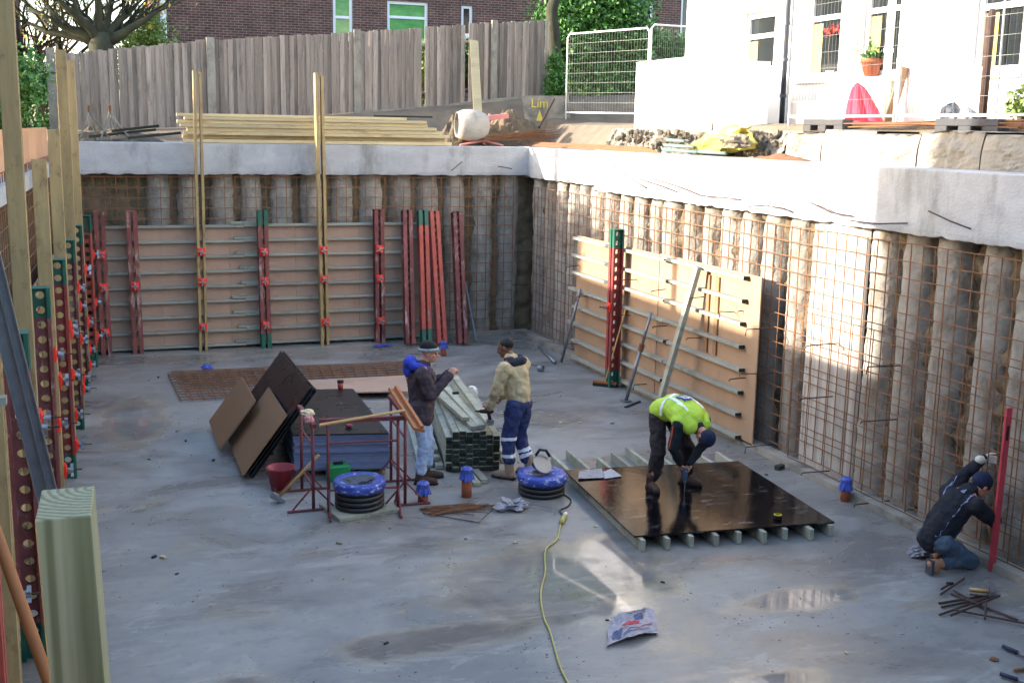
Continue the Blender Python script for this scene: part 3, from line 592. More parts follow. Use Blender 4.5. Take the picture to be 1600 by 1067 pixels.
p = AY(868, 130, 26.2); bush('ivy_trail', 'narrow ivy trail hanging down at the fence end', (p.x, 26.3, 5.5), (.22, .16, .7), 2800, .045, 'ivy_leaf', 30, 15, .5)
b = MB(); p = AY(868, 150, 26.6); b.tube([(p.x, 26.7, 4.6), (p.x + .05, 26.7, 5.8), (p.x - .1, 26.75, 7.2), (p.x + .2, 26.8, 8.2)], [.2, .17, .15, .1], 10); t = thing('old_tree', 'thick bare trunk at the right end of the fence', 'tree', (p.x, 26.7, 4.6)); b.build('trunk', 'bark', t, True)
p = AY(1590, 165, 17); bush('garden_plant', 'small pale leafed plant at the right edge before the white house', (10.6, AX(1596, 172, 10.6).y, 4.72), (.18, .2, .2), 260, .05, 'bush_leaf', 14, 16)
# ================================================================== FORMWORK
def channel_mesh(side, z0, z1, pitch, m, D=0.19):
    """one perforated channel: web at side*0.025, flanges running outwards; local y from 0 (wall) to -D (room)"""
    b = MB(); n = max(1, int(round((z1 - z0) / pitch))); hh = (z1 - z0) / n; NS = 16
    for k in range(n):
        zc = z0 + hh * (k + .5)
        for xo in (side * 0.022, side * 0.029):
            vs = []
            for i in range(NS):
                a = 2 * PI * (i + .5) / NS; c, s_ = math.cos(a), math.sin(a); q = max(abs(c) / (D / 2), abs(s_) / (hh / 2))
                vs.append((xo, -D / 2 + c * 0.043, zc + s_ * 0.043)); vs.append((xo, -D / 2 + c / q, zc + s_ / q))
            b.add(vs, [(2 * i, 2 * i + 1, (2 * i + 3) % (2 * NS), (2 * i + 2) % (2 * NS)) for i in range(NS)])
            cr = [j for j in range(NS)]
            for sy in (-1, 1):
                for sz in (-1, 1): b.add([(xo, -D / 2 + sy * D / 2, zc + sz * hh / 2), (xo, -D / 2 + sy * D / 2 * .98, zc + sz * hh / 2 * .60), (xo, -D / 2 + sy * D / 2 * .60, zc + sz * hh / 2)], [(0, 1, 2)])
        vs = []
        for i in range(NS):
            a = 2 * PI * i / NS
            for xo in (side * 0.022, side * 0.029): vs.append((xo, -D / 2 + math.cos(a) * .043, zc + math.sin(a) * .043))
        b.add(vs, [(2 * i, 2 * i + 1, (2 * i + 3) % (2 * NS), (2 * i + 2) % (2 * NS)) for i in range(NS)])
    for yc in (-0.004, -D + 0.004): b.box((side * 0.0605, yc, (z0 + z1) / 2), (0.077, 0.008, z1 - z0))
    for yc in (-0.02, -D + 0.02): b.box((side * 0.0965, yc, (z0 + z1) / 2), (0.005, 0.024, z1 - z0))
    return b.mesh('channel', m)
SH = 2.72
CM = {}
def channels(m, e, bot=True, top=True):
    k = (m, e, bot, top)
    if k not in CM:
        z0 = 0.3 if bot else 0.0; z1 = SH - .3 if top else SH
        CM[k] = [('channel', channel_mesh(s, z0, z1, .15, m)) for s in (-1, 1)]
        if bot: CM[k] += [('painted_end', channel_mesh(s, 0, .3, .15, e)) for s in (-1, 1)]
        if top: CM[k] += [('painted_end', channel_mesh(s, SH - .3, SH, .15, e)) for s in (-1, 1)]
        CM[k].append(('end_plate', MB().box((0, -.095, SH + .003), (.2, .2, .006)).mesh('end_plate', e)))
    return CM[k]
b = MB(); b.box((0, -.012, 0), (.15, .022, .15)); b.add([(-.06, -.024, -.06), (.06, -.024, -.06), (.06, -.024, .06), (-.06, -.024, .06), (0, -.05, 0)], [(0, 1, 4), (1, 2, 4), (2, 3, 4), (3, 0, 4)])
PLATE = b.mesh('washer_plate', 'orange')
b = MB(); b.tube([(0, -.03, 0), (0, -.19, 0)], .0085, 6); TROD = b.mesh('tie_rod', 'rust_dark')
b = MB(); b.tube([(0, -.045, 0), (0, -.1, 0)], .03, 8); b.bar((-.075, -.085, -.02), (.075, -.085, .02), .03, .022); b.bar((.02, -.085, -.06), (-.02, -.085, .06), .03, .022); NUT = b.mesh('wing_nut', 'zinc')
def plates(t, zs, D, xo=0.0):
    for z in zs:
        p = part(t, 'washer_plate', PLATE); p.location = (xo + rnd.uniform(-.006, .006), -D, z); p.rotation_euler = (0, rnd.uniform(-.12, .12), 0)
        q = part(p, 'wing_nut', NUT); q.rotation_euler = (0, rnd.uniform(0, 3), 0)
        q = part(p, 'tie_rod', TROD)
def soldier(label, loc, rotz, m='red', e='green_paint', zs=(), group='steel soldiers of the wall formwork', bot=True, top=True, lean=(0, 0)):
    t = local(thing('steel_soldier', label, 'formwork beam', loc, group)); t.rotation_euler = (lean[0], lean[1], rotz)
    for nm, me in channels(m, e, bot, top): part(t, nm, me)
    plates(t, zs, .191); return t
def timber_post(label, loc, rotz, h, wd=.06, dp=.19, gap=.055, zs=(), h2=None, m='timber_yellow', group='twin timber posts of the wall formwork', lean=(0, 0)):
    t = local(thing('twin_timber_post', label, 'timber post', loc, group)); t.rotation_euler = (lean[0], lean[1], rotz)
    for s, hh in ((-1, h), (1, h2 or h)):
        o = part(t, 'timber', MB().box((s * (gap / 2 + wd / 2), -dp / 2, hh / 2), (wd, dp, hh)).mesh('timber', m)); bevel(o, .004)
    plates(t, zs, dp + .001); return t
# ---- back wall formwork
BY = 22.80
t = thing('wall_formwork', 'pinkish plywood wall formwork with green battens against the back wall', 'formwork', (2.9, BY, 0))
x0 = -0.22
for i in range(5):
    xa = x0 + i * 1.285; b = MB(); b.span((xa, BY, .05), (min(xa + 1.28, 6.28), BY + .018, 2.40 - (.0 if i % 2 else .01))); b.build('plywood_sheet', 'ply_pink', t)
for r_ in range(9):
    z = .07 + r_ * .292
    for (xa, xb, dz) in ((-.2, 2.85, 0), (2.62, 5.85 + rnd.uniform(0, .35), rnd.choice((.05, -.05)) * 1.02)):
        b = MB(); z_ = z + (dz * .5 if xa > 0 else 0)
        if xa > 0: z_ = z + .012
        b.span((xa, BY - .1 + (0.004 if xa > 0 else 0), z_ - .025), (xb if xa > 0 else 2.615, BY - .002, z_ + .025)); bevel(b.build('batten', 'batten', t), .003)
    b = MB(); b.span((2.45 + rnd.uniform(-.1, .1), BY - .098, z + .04), (2.95, BY - .003, z + .085)); b.build('splice_batten', 'batten', t)
BS = BY - .105
for px, m, zs, lab, e, kw in ((167, 'maroon', (.45, 1.3, 1.92), 'leftmost maroon soldier with three orange plates on the back formwork', 'maroon', {}), (216, 'maroon', (1.32,), 'maroon soldier with a single orange plate on the back formwork', 'maroon', {}),
                     (415, 'maroon', (.47, 1.34, 1.92), 'maroon soldier with green tips between the two tall timber posts', 'green_paint', {}), (592, 'maroon', (.46, 1.33, 1.93), 'weathered soldier with three orange plates at the right of the back formwork', 'maroon', {})):
    p = AY(px, 545, BS); soldier(lab, (p.x, BS, 0.0), 0, m, e, zs, lean=(0, R(-.5)))
p = AY(317, 545, BS); timber_post('tall twin timber post between the two maroon soldiers on the back left', (p.x, BS, 0), 0, 5.32, .05, .19, .06, (.48, 1.36, 1.94), 5.3, lean=(0, R(.5)))
p = AY(506, 540, BS); timber_post('tall twin timber post near the middle of the back formwork', (p.x, BS, 0), 0, 5.36, .055, .19, .055, (.48, 1.35, 1.93), 5.3, lean=(0, R(-.6)))
# four soldiers leaning against the back wall to the right of the formwork
for px, m, e, lab, pt_ in ((640, 'maroon', 'maroon', 'faded red soldier leaning on the back wall, leftmost of the four', 632), (666, 'redorange', 'green_paint', 'bright red leaning soldier with long green ends', 656), (690, 'redorange', 'redorange', 'plain red leaning soldier beside the green ended one', 673), (722, 'maroon', 'maroon', 'pale scraped soldier leaning on the back wall, rightmost of the four', 708)):
    q = G(px, 540); a = AY(pt_, 338, 22.86); l_ = math.atan2(a.y - q.y, 2.6); ly = math.atan2(a.x - q.x, 2.6)
    soldier(lab, (q.x, q.y + .1, .012), 0, m, e, (), 'soldiers leaning on the back wall', lean=(-l_ * .78, ly))
q = G(744, 534); a = AY(727, 440, 22.9); b = MB(); b.tube([q + V((0, 0, .02)), a], .022, 8); tag(b.build('steel_tube', 'steel_grey'), 'thin grey tube leaning beside the rightmost soldier', 'tube')
# ---- left wall formwork
lx = lambda y: -0.60 + .033 * (y - 9.6)           # outer (room) face of the soldiers
t = thing('wall_formwork', 'plywood and batten formwork behind the left row of soldiers', 'formwork', (-.9, 14, 0))
for i in range(15):
    ya = 4.2 + i * 1.22; xa, xb = lx(ya) - .32, lx(ya + 1.21) - .32
    slab([(xa, ya, .05), (xb, ya + 1.21, .05), (xb, ya + 1.21, 2.46), (xa, ya, 2.46)], .018, (-1, 0, 0)).build('plywood_sheet', 'ply_tan', t)
for r_ in range(9):
    z = .07 + r_ * .292; b = MB(); b.bar((lx(4.2) - .255, 4.2, z), (lx(22.3) - .255, 22.3, z), .1, .05); b.build('batten', 'timber_yellow', t)
za = (.5, 1.25, 1.95)
lxs = {7.2: lx(7.2), 9.6: AY(43, 502, 9.6).x, 12.2: AY(77, 442, 12.2).x, 14.7: AY(102, 404, 14.7).x, 17.1: AY(117, 376, 17.1).x, 19.5: AY(128.5, 355, 19.5).x, 21.55: AY(142, 334, 21.55).x}
lxp = {8.45: AY(14, 760, 8.45).x, 10.9: AY(48, 441, 10.9).x, 13.45: AY(81, 400, 13.45).x, 15.9: AY(101.6, 361, 15.9).x, 18.3: AY(117, 341, 18.3).x, 20.6: AY(127, 302, 20.6).x}
words = ('nearest', 'second', 'third', 'fourth', 'fifth', 'sixth', 'seventh')
for i, (y, m, e) in enumerate(((7.2, 'redorange', 'green_paint'), (9.6, 'maroon', 'green_paint'), (12.2, 'maroon', 'green_paint'), (14.7, 'red', 'green_paint'), (17.1, 'maroon', 'green_paint'), (19.5, 'maroon', 'green_paint'), (21.55, 'redorange', 'green_paint'))):
    soldier('%s perforated steel soldier of the left wall counted from the camera' % words[i], (lxs[y] - .19, y, 0.0), R(90), m, e, [z + rnd.uniform(-.1, .1) for z in za] if i else (), 'perforated soldiers along the left wall', lean=(0, 0))
for i, (y, h, lab, zs) in enumerate(((8.45, 3.3, 'nearest twin timber post at the left picture edge', (1.0, 1.75)), (10.9, 6.3, 'tallest twin timber post on the left wall running out of the top', (.62, 1.1, 1.7)), (13.45, 3.95, 'low twin timber post between the tall left post and the pair', (.45, .95, 1.5, 2.05)), (15.9, 4.25, 'weathered medium twin timber post on the left wall', (.5, 1.0, 1.6, 2.1)), (18.3, 5.37, 'pale twin timber post reaching the fence top on the left wall', (.5, 1.0, 1.6, 2.1)), (20.6, 5.33, 'farthest yellow twin timber post of the left wall', (.5, 1.1, 1.9)))):
    timber_post(lab, (lxp[y] - .15, y, 0), R(90), h, .05, .15, .05, zs[::2], h - .02)
# grey aluminium beam leaning at the left, brown pole and foreground timber
a, c = AY(-22, 380, 8.2), AY(88, 830, 8.6); b = MB(); d = (c - a).normalized(); q = a + d * -.3; e_ = V((c.x + .03, c.y + .05, c.z)) + d * .9
t = thing('aluminium_beam', 'grey aluminium beam leaning across the near left soldiers', 'beam', (e_.x, e_.y, 0)); sx = V((1, 0, 0)); 
e_ = q + (c - q) * ((0.03 - q.z) / (c.z - q.z))
b.bar(q, e_, .14, .012, (0, 1, 0)); b.build('web', 'steel_grey', t)
sd = d.cross(V((0, 1, 0))).normalized()
for s_ in (-.07, .07, .012):
    b = MB(); b.bar(q + sd * s_ + V((0, -.022, 0)), e_ + sd * s_ + V((0, -.022, 0)), .008 if abs(s_) > .05 else .006, .03, (0, 1, 0)); b.build('flange', 'zinc', t)
a, c = AY(-12, 815, 4.2), AY(92, 1110, 4.0); d = (c - a); b = MB(); b.tube([a - d * .6, a, c, c + d * ((.02 - c.z) / d.z)], .021, 10); tag(b.build('wooden_pole', 'wood_brown', None, True), 'brown wooden pole slanting across the bottom left corner', 'pole')
a = AY(-6, 626, 7.6); b = MB(); b.box((a.x - .35, a.y, a.z), (.82, .09, .05)); tag(b.build('timber_offcut', 'timber_green'), 'grey timber end poking in from the left edge', 'timber')
T = [AD(65, 765, 2.17), AD(148, 758, 2.17), AD(142, 805, 2.02), AD(54, 813, 2.02)]
zt = sum(p.z for p in T) / 4; T = [G(*p, zt) for p in ((65, 765), (148, 758), (142, 805), (54, 813))]
Bm = [AD(0, 0, 1)] ; d1 = (AD(82, 1067, 1.72) - T[3]); lean_ = V((d1.x / d1.z, d1.y / d1.z * 0 , 1)) * -1
b = MB(); bot = [p + V((lean_.x * (p.z - .02) * .12, -.02, -(p.z - .02))) for p in T]; b.add(T + bot, [(3, 2, 1, 0), (4, 5, 6, 7), (0, 1, 5, 4), (1, 2, 6, 5), (2, 3, 7, 6), (3, 0, 4, 7)])
def endgrain():
    m = bpy.data.materials.new('green_post'); m.use_nodes = True; n = m.node_tree.nodes; l = m.node_tree.links; bs = n['Principled BSDF']
    tc = n.new('ShaderNodeTexCoord'); mp = n.new('ShaderNodeMapping'); mp.inputs['Location'].default_value = (.0, -.085, 0); l.new(tc.outputs['Object'], mp.inputs[0])
    wv = n.new('ShaderNodeTexWave'); wv.wave_type = 'RINGS'; wv.rings_direction = 'Z'; wv.inputs['Scale'].default_value = 19; wv.inputs['Distortion'].default_value = 3.0; wv.inputs['Detail'].default_value = 3; wv.inputs['Detail Scale'].default_value = .6
    sp = n.new('ShaderNodeMapping'); sp.inputs['Scale'].default_value = (1, 1, .03); l.new(mp.outputs[0], sp.inputs[0]); l.new(sp.outputs[0], wv.inputs[0])
    nz = n.new('ShaderNodeTexNoise'); nz.inputs['Scale'].default_value = 9; nz.inputs['Detail'].default_value = 6; s2 = n.new('ShaderNodeMapping'); s2.inputs['Scale'].default_value = (9, 9, .3); l.new(tc.outputs['Object'], s2.inputs[0]); l.new(s2.outputs[0], nz.inputs[0])
    rp = n.new('ShaderNodeValToRGB'); rp.color_ramp.elements[0].color = (*lin('#7a7858'), 1); rp.color_ramp.elements[1].color = (*lin('#9f997a'), 1); rp.color_ramp.elements[0].position = .1; rp.color_ramp.elements[1].position = .6; l.new(wv.outputs[0], rp.inputs[0])
    mx = n.new('ShaderNodeMix'); mx.data_type = 'RGBA'; mx.blend_type = 'MULTIPLY'; mx.inputs[0].default_value = .5; l.new(rp.outputs[0], mx.inputs[6]); r2 = n.new('ShaderNodeValToRGB'); r2.color_ramp.elements[0].position = .35; r2.color_ramp.elements[0].color = (.5, .52, .4, 1); r2.color_ramp.elements[1].position = .65; l.new(nz.outputs[0], r2.inputs[0]); l.new(r2.outputs[0], mx.inputs[7])
    l.new(mx.outputs[2], bs.inputs['Base Color']); bs.inputs['Roughness'].default_value = .75; bp = n.new('ShaderNodeBump'); bp.inputs['Strength'].default_value = .2; bp.inputs['Distance'].default_value = .004; l.new(wv.outputs[0], bp.inputs['Height']); l.new(bp.outputs[0], bs.inputs['Normal']); MATS['green_post'] = m
endgrain(); o = b.build('timber_post', 'green_post'); bevel(o, .003, 2); tag(o, 'big pale green sawn timber post close to the camera', 'timber post')
# ---- right wall formwork (two panels)
RX = 8.42
def right_panel(label, ya, yb, z1, b0, b1, sheets):
    t = thing('wall_formwork', label, 'formwork', (RX, (ya + yb) / 2, 0)); st = (yb - ya) / sheets
    for i in range(sheets): b = MB(); b.span((RX, ya + i * st + .002, .07), (RX + .018, ya + (i + 1) * st - .002, z1)); b.build('plywood_sheet', 'ply_tan', t)
    for r_ in range(8):
        z = .12 + r_ * (z1 - .17) / 7.0; dj = (rnd.uniform(-.05, .05), rnd.uniform(-.12, .12)); b = MB(); b.span((RX - .1, b0 + dj[0], z - .025), (RX - .003, b1 + dj[1], z + .025)); ob = b.build('batten', 'batten', t); ob.data.materials.append(MATS['timber_dark']); ob.data.polygons[2].material_index = 1; bevel(ob, .003)
    return t
right_panel('far tan plywood formwork panel standing against the right wall', 16.35, 19.72, 2.42, 15.95, 19.78, 3)
right_panel('near tan plywood formwork panel partly in sun against the right wall', 13.32, 16.33, 2.44, 13.62, 15.9, 3)
t = thing('timber_strut', 'pair of short upright boards on the near sunlit formwork panel', 'board', (RX - .02, 14.6, 1.1))
for y_ in (14.45, 14.72): b = MB(); b.span((RX - .028, y_ - .05, 1.15), (RX - .004, y_ + .05, 2.3)); b.build('board', 'ply_brown', t)
q = G(957, 597); soldier('upright red soldier with green ends standing against the right formwork', (8.31, 17.55, 0.0), R(-90), 'red', 'green_paint', (1.4,), 'soldiers at the right wall')
def lean_bar(name, label, cat, p, a, r_, m):
    b = MB(); b.tube([V(p), V(a)], r_, 10); return tag(b.build(name, m, None, True), label, cat)
lean_bar('steel_tube', 'grey steel tube leaning on the far end of the right formwork', 'tube', G(877, 566, .03), AX(907, 452, 8.28), .026, 'steel_grey')
t = thing('prop', 'galvanised telescopic prop leaning on the right formwork', 'prop', G(978, 627)); a, c = G(978, 626, .02), AX(1018, 487, 8.27); b = MB(); b.tube([a, a.lerp(c, .62)], .03, 10); b.build('outer_tube', 'steel_grey', t, True); b = MB(); b.tube([a.lerp(c, .55), c], .024, 10); b.build('inner_tube', 'steel_grey', t, True); b = MB(); b.tube([a.lerp(c, .56), a.lerp(c, .64)], .045, 10); b.build('collar', 'rust', t); b = MB(); b.box(a, (.15, .15, .012)); b.build('foot_plate', 'steel_grey', t)
a, c = G(1036, 617, .03), AX(1092, 415, 8.27); a = V((7.95, 15.6, .03)); b = MB(); b.bar(G(1024, 652, .04), AX(1091, 417, 8.26), .07, .1, (0, 1, 0)); tag(b.build('leaning_timber', 'timber_green'), 'long grey timber leaning on the near right formwork panel', 'timber')
def broom(label, foot, top, hw, m_head='black'):
    t = thing('broom', label, 'broom', foot); foot, top = V(foot), V(top); b = MB(); b.tube([foot + V((0, 0, .07)), top], .014, 8); b.build('handle', 'wood_handle', t); r_ = rt.copy(); r_.z = 0; r_.normalize(); r_ = (Matrix.Rotation(R(-22), 3, 'Z') @ r_); b = MB(); b.bar(foot - r_ * hw / 2 + V((0, 0, .075)), foot + r_ * hw / 2 + V((0, 0, .075)), .06, .04); hd = b.build('head', 'wood_brown', t); b = MB(); b.bar(foot - r_ * hw / 2 + V((0, 0, .03)), foot + r_ * hw / 2 + V((0, 0, .03)), .075, .055); b.build('bristles', m_head, hd); return t
broom('stiff black broom standing in front of the right formwork soldier', G(945, 604), AX(978, 482, 8.27), .42)
q = G(985, 632); b = MB(); b.bar(G(977, 636, .012), G(1000, 627, .012), .04, .022); tag(b.build('offcut', 'timber_dark'), 'short dark offcut beside the prop foot', 'offcut')
for (a, c, lab) in (((842, 541), (867, 566), 'short grey pipe lying near the foot of the right wall'), ):
    b = MB(); b.tube([G(*a, .035), G(*c, .035)], .033, 12); tag(b.build('pipe', 'steel_grey', None, True), lab, 'pipe')
p = G(841, 580); b = MB(); b.lathe([(.055, 0), (.06, .01), (.06, .1), (.05, .1), (.05, .02)], p + V((0, 0, .06)), 16, Matrix.Rotation(R(90), 3, 'X') @ Matrix.Rotation(R(40), 3, 'Y')); tag(b.build('pipe_collar', 'steel_grey', None, True), 'small grey pipe collar lying on the floor behind the tan jacket man', 'pipe')
# ================================================================== BLACK DECK PANEL
q = [G(882, 734, .15), G(1154, 720, .15), G(1304, 815, .15), G(991, 837, .15)]
t = thing('formwork_panel', 'glossy black plywood panel on green joists lying on the floor', 'formwork panel', (6.6, 11.6, 0))
m1, m2 = q[0].lerp(q[1], .5), q[3].lerp(q[2], .5)
for a in ([q[0], m1 - (q[1] - q[0]) * .0005, m2 - (q[2] - q[3]) * .0005, q[3]], [m1 + (q[1] - q[0]) * .0005, q[1], q[2], m2 + (q[2] - q[3]) * .0005]):
    slab(a[::-1], .018, (0, 0, -1)).build('plywood_sheet', 'ply_deck', t)
fa, fb = q[3], q[2]; ba, bb_ = q[0], q[1]
for i in range(9):
    u = .03 + i * .118; f_ = fa.lerp(fb, u); k_ = ba.lerp(bb_, u); d = (k_ - f_).normalized(); ex = .75 + .25 * math.sin(i * 2.1) if i not in (5,) else .55
    a = f_ - d * (.09 + .04 * math.sin(i * 3)); c = k_ + d * ex; a.z = c.z = .066; b = MB(); b.bar(a, c, .05, .128); bevel(b.build('joist', 'timber_green', t), .004)
deck_z = .15
def paper(name, label, quad, m, cat, amp=.006, z=deck_z, seed=0, nu=14, nv=10):
    p = [G(*a, z) for a in quad]
    def f(u, v):
        w_ = (p[0] * (1 - u) + p[1] * u) * (1 - v) + (p[3] * (1 - u) + p[2] * u) * v
        return (w_.x, w_.y, z + .006 + amp * (1 + NZ.noise(V((u * 4, v * 4, seed)))) + amp * .5 * NZ.noise(V((u * 11, v * 11, seed))))
    return tag(MB().sheet(f, nu, nv).build(name, m, None, True), label, cat)
mat('paper', '#a8a8ac', .7, .15, 20, bump=.1); mat('paper_clear', '#8f9099', .3, .25, 14, bump=.4, spots=('#d8d9de', 12, .58, .7))
paper('paper_sheet', 'white paper sheet lying on the far left of the black panel', [(942, 738), (955, 733), (972, 745), (945, 749)], 'paper', 'paper')
paper('plastic_film', 'crumpled clear film at the back left of the black panel', [(905, 738), (940, 733), (944, 748), (903, 750)], 'paper_clear', 'film', .012, seed=4)
p = G(1215, 810, deck_z + .003); t = thing('tape_measure', 'small yellow and black tape measure on the black panel', 'tape measure', p); b = MB(); b.lathe([(.045, 0), (.05, .01), (.05, .04), (.04, .048)], p, 16); b.build('case', 'black', t); mat('yellow', '#e2c81e', .4, .05, 5, bump=0); b = MB(); b.lathe([(.046, .0485), (.03, .052), (.03, .0485)], p, 16); b.build('ring', 'yellow', t)
p = G(1218, 733); b = MB(); b.box(p + V((0, 0, .03)), (.14, .07, .06), Matrix.Rotation(.4, 3, 'Z')); tag(b.build('offcut', 'timber_dark'), 'small dark block on the floor between black panel and right wall', 'offcut')
# ================================================================== PLYWOOD STACK, LEANING SHEETS
A0, A1, A2, A3 = V((2.15, 13.9, 0)), V((3.32, 13.66, 0)), V((3.40, 16.24, 0)), V((2.30, 16.42, 0))
for i in range(2):
    b = MB(); f0 = A0.lerp(A3, .1 + i * .75); f1 = A1.lerp(A2, .1 + i * .75); b.bar(f0 + V((0, 0, .04)), f1 + V((0, 0, .04)), .1, .08); tag(b.build('bearer', 'timber_green'), ('front timber bearer under the dark plywood stack', 'rear timber bearer under the dark plywood stack')[i], 'timber')
NS = 23
for i in range(NS):
    z = .082 + i * .0205; j = V((rnd.uniform(-.012, .012), rnd.uniform(-.012, .012), 0)); b = slab([p + j + V((0, 0, z)) for p in (A0, A1, A2, A3)], .0185, (0, 0, 1))
    if i == NS - 1: tag(b.build('plywood_sheet', 'ply_black'), 'scuffed black top sheet of the plywood stack', 'plywood')
    else: tag(b.build('plywood_sheet', 'ply_edge'), 'blue edged sheet of the plywood stack, number %s from the bottom' % ('one two three four five six seven eight nine ten eleven twelve thirteen fourteen fifteen sixteen seventeen eighteen nineteen twenty twenty-one twenty-two'.split()[i]), 'plywood', 'sheets of the plywood stack')
SZ = .082 + NS * .0205
def lean_sheet(label, y0, y1, xb, wd, ang, off, m, t_=.018, skew=0.0, group='plywood sheets leaning on the stack'):
    n_ = V((-math.sin(ang), 0, math.cos(ang))); d = V((math.cos(ang), 0, math.sin(ang))); o = n_ * off + V((xb, 0, .012)); a = o + V((0, y0, 0)); c = o + V((.05 * (1 if skew >= 0 else -1) * abs(skew), y1, 0))
    b = slab([a, a + d * wd, c + d * wd, c], t_, n_); return tag(b.build('plywood_sheet', m), label, 'plywood', group)
ang = R(53)
lean_sheet('innermost black sheet leaning on the left of the plywood stack', 13.98, 16.3, 1.66, 1.33, ang, .0, 'ply_black')
lean_sheet('black scuffed sheet in the middle of the leaning sheets', 13.93, 16.42, 1.64, 1.36, ang, .03, 'ply_black')
lean_sheet('uppermost black leaning sheet with white scrapes', 13.98, 16.45, 1.64, 1.33, ang, .06, 'ply_black')
lean_sheet('larger brown sheet leaning in front of the black ones', 13.9, 15.5, 1.60, .92, ang, .095, 'ply_brown')
lean_sheet('smaller brown sheet leaning at the far left of the group', 15.1, 16.65, 1.46, .8, ang, .12, 'ply_brown')
p = G(388, 735); b = MB(); b.box(p + V((0.0, 0, .06)), (.1, .24, .08), Matrix.Rotation(.35, 3, 'Z') @ Matrix.Rotation(.3, 3, 'X')); tag(b.build('timber_block', 'timber_green'), 'short timber block wedged under the leaning brown sheets', 'block')
p = [G(480, 594, .12), G(632, 586, .12), G(640, 611, .12), G(500, 613, .12)]; b = slab(p[::-1], .02, (0, 0, -1)); tag(b.build('plywood_sheet', 'ply_pink'), 'pink plywood sheet lying flat behind the black stack', 'plywood')
for u in (.15, .85):
    a = p[0].lerp(p[1], u); c = p[3].lerp(p[2], u); b = MB(); b.bar(V((a.x, a.y, .048)), V((c.x, c.y, .048)), .07, .096); tag(b.build('bearer', 'timber_green'), 'left bearer under the flat pink sheet' if u < .5 else 'right bearer under the flat pink sheet', 'timber')
p = G(532, 608, SZ); t = thing('cup', 'small red and black cup on the black plywood stack', 'cup', p); b = MB(); b.lathe([(.036, 0), (.046, .1)], p + V((0, 0, .002)), 16); b.build('cup_body', 'redorange', t, True); b = MB(); b.lathe([(.048, .1), (.05, .135), (.03, .14)], p, 16); b.build('lid', 'black', t, True)
p = G(545, 668, SZ); b = MB(); b.lathe([(.02, 0), (.05, .02), (.04, .04), (.01, .045)], p + V((0, 0, .003)), 10, None, True, .6, 3); tag(b.build('rag', 'red_plastic', None, True), 'red rag lying near the front of the black stack', 'rag')
# ================================================================== TIMBER STACK
o = V((4.03, 13.58, 0)); dl = (V((4.86, 16.2, 0)) - V((4.35, 13.5, 0))).normalized(); dr = V((dl.y, -dl.x, 0))
NUM = ('one', 'two', 'three', 'four', 'five', 'six', 'seven', 'eight', 'nine'); ORD = ('first', 'second', 'third', 'fourth', 'fifth', 'sixth', 'seventh', 'eighth', 'ninth')
def stick(p, d, L, w_, h_, m, name='timber', label='', group=None, roll=0, dark=False):
    b = MB(); b.bar(p, p + d * L, w_, h_); ob = b.build(name, m)
    if dark: ob.data.materials.append(MATS['timber_dark']); ob.data.polygons[4].material_index = 1
    return tag(bevel(ob, .003), label, 'timber', group)
for r_ in range(9):
    for c_ in range(8):
        if r_ == 8 and c_ in (0, 6, 7): continue
        p = o + dr * (.05 + c_ * .088 + rnd.uniform(-.004, .004)) + V((0, 0, .045 + r_ * .058)) - dl * rnd.uniform(0, .07)
        stick(p, dl, 2.75 + rnd.uniform(-.1, .15), .083, .054, 'timber_green', label='green timber in row %s from the bottom, %s from the left, of the timber stack' % (NUM[r_], ORD[c_]), group='timbers of the stack', dark=True)
for i, (dx, ang, z, st, L) in enumerate(((.28, 7, .573, .0, 2.6), (.38, 6, .573, .05, 2.7), (.2, 9, .63, .25, 2.4), (.47, 3, .631, -.02, 2.8))):
    d = Matrix.Rotation(R(ang), 3, 'Z') @ dl; stick(o + dr * (dx + .1) + dl * st + V((0, 0, z)), d, L, .1, .05, 'timber_green', label=('lower left loose', 'lower middle loose', 'short upper loose', 'straightest upper loose')[i] + ' board lying on top of the timber stack', group='loose boards on the timber stack')
for i, (dx, z, st, L) in enumerate(((-.06, .035, .1, 3.0), (-.17, .035, .2, 2.9), (-.28, .035, .0, 3.1), (-.09, .10, .25, 2.8), (-.2, .10, .3, 2.8), (-.1, .165, .4, 2.6))):
    stick(o + dr * dx + dl * st + V((0, 0, z)), dl, L, .1, .055, 'timber_green', label='pale board beside the left foot of the timber stack', group='boards left of the timber stack')
for i, (a, c) in enumerate((((757, 752), (742, 735)), ((746, 757), (733, 742)))):
    b = MB(); b.bar(G(*a, .03 + i * .0), G(*c, .03), .09, .05); tag(b.build('board_offcut', 'timber_green'), ('right', 'left')[i] + ' of the two short offcuts before the timber stack', 'offcut')
for i, (dx, z, st, L) in enumerate(((.83, .03, .3, 2.0), (.92, .03, .55, 1.7), (.85, .09, .45, 1.8))):
    stick(o + dr * dx + dl * st + V((0, 0, z)), Matrix.Rotation(R(3 * i), 3, 'Z') @ dl, L, .1, .05, 'timber_green', label='loose board beside the right flank of the timber stack', group='boards right of the timber stack')
p = G(712, 616, .66); b = MB(); b.box(p + V((0, 0, .02)), (.09, .05, .03)); tag(b.build('clamp', 'black'), 'small dark clamp lying on the timber stack', 'clamp')
p = G(738, 622); t = MB(); t.lathe([(.06, 0), (.1, .08), (.09, .16), (.05, .2)], p, 12, None, True, .3, 4); tag(t.build('plastic_bag', 'white_plastic', None, True), 'white plastic bag standing behind the timber stack', 'bag')
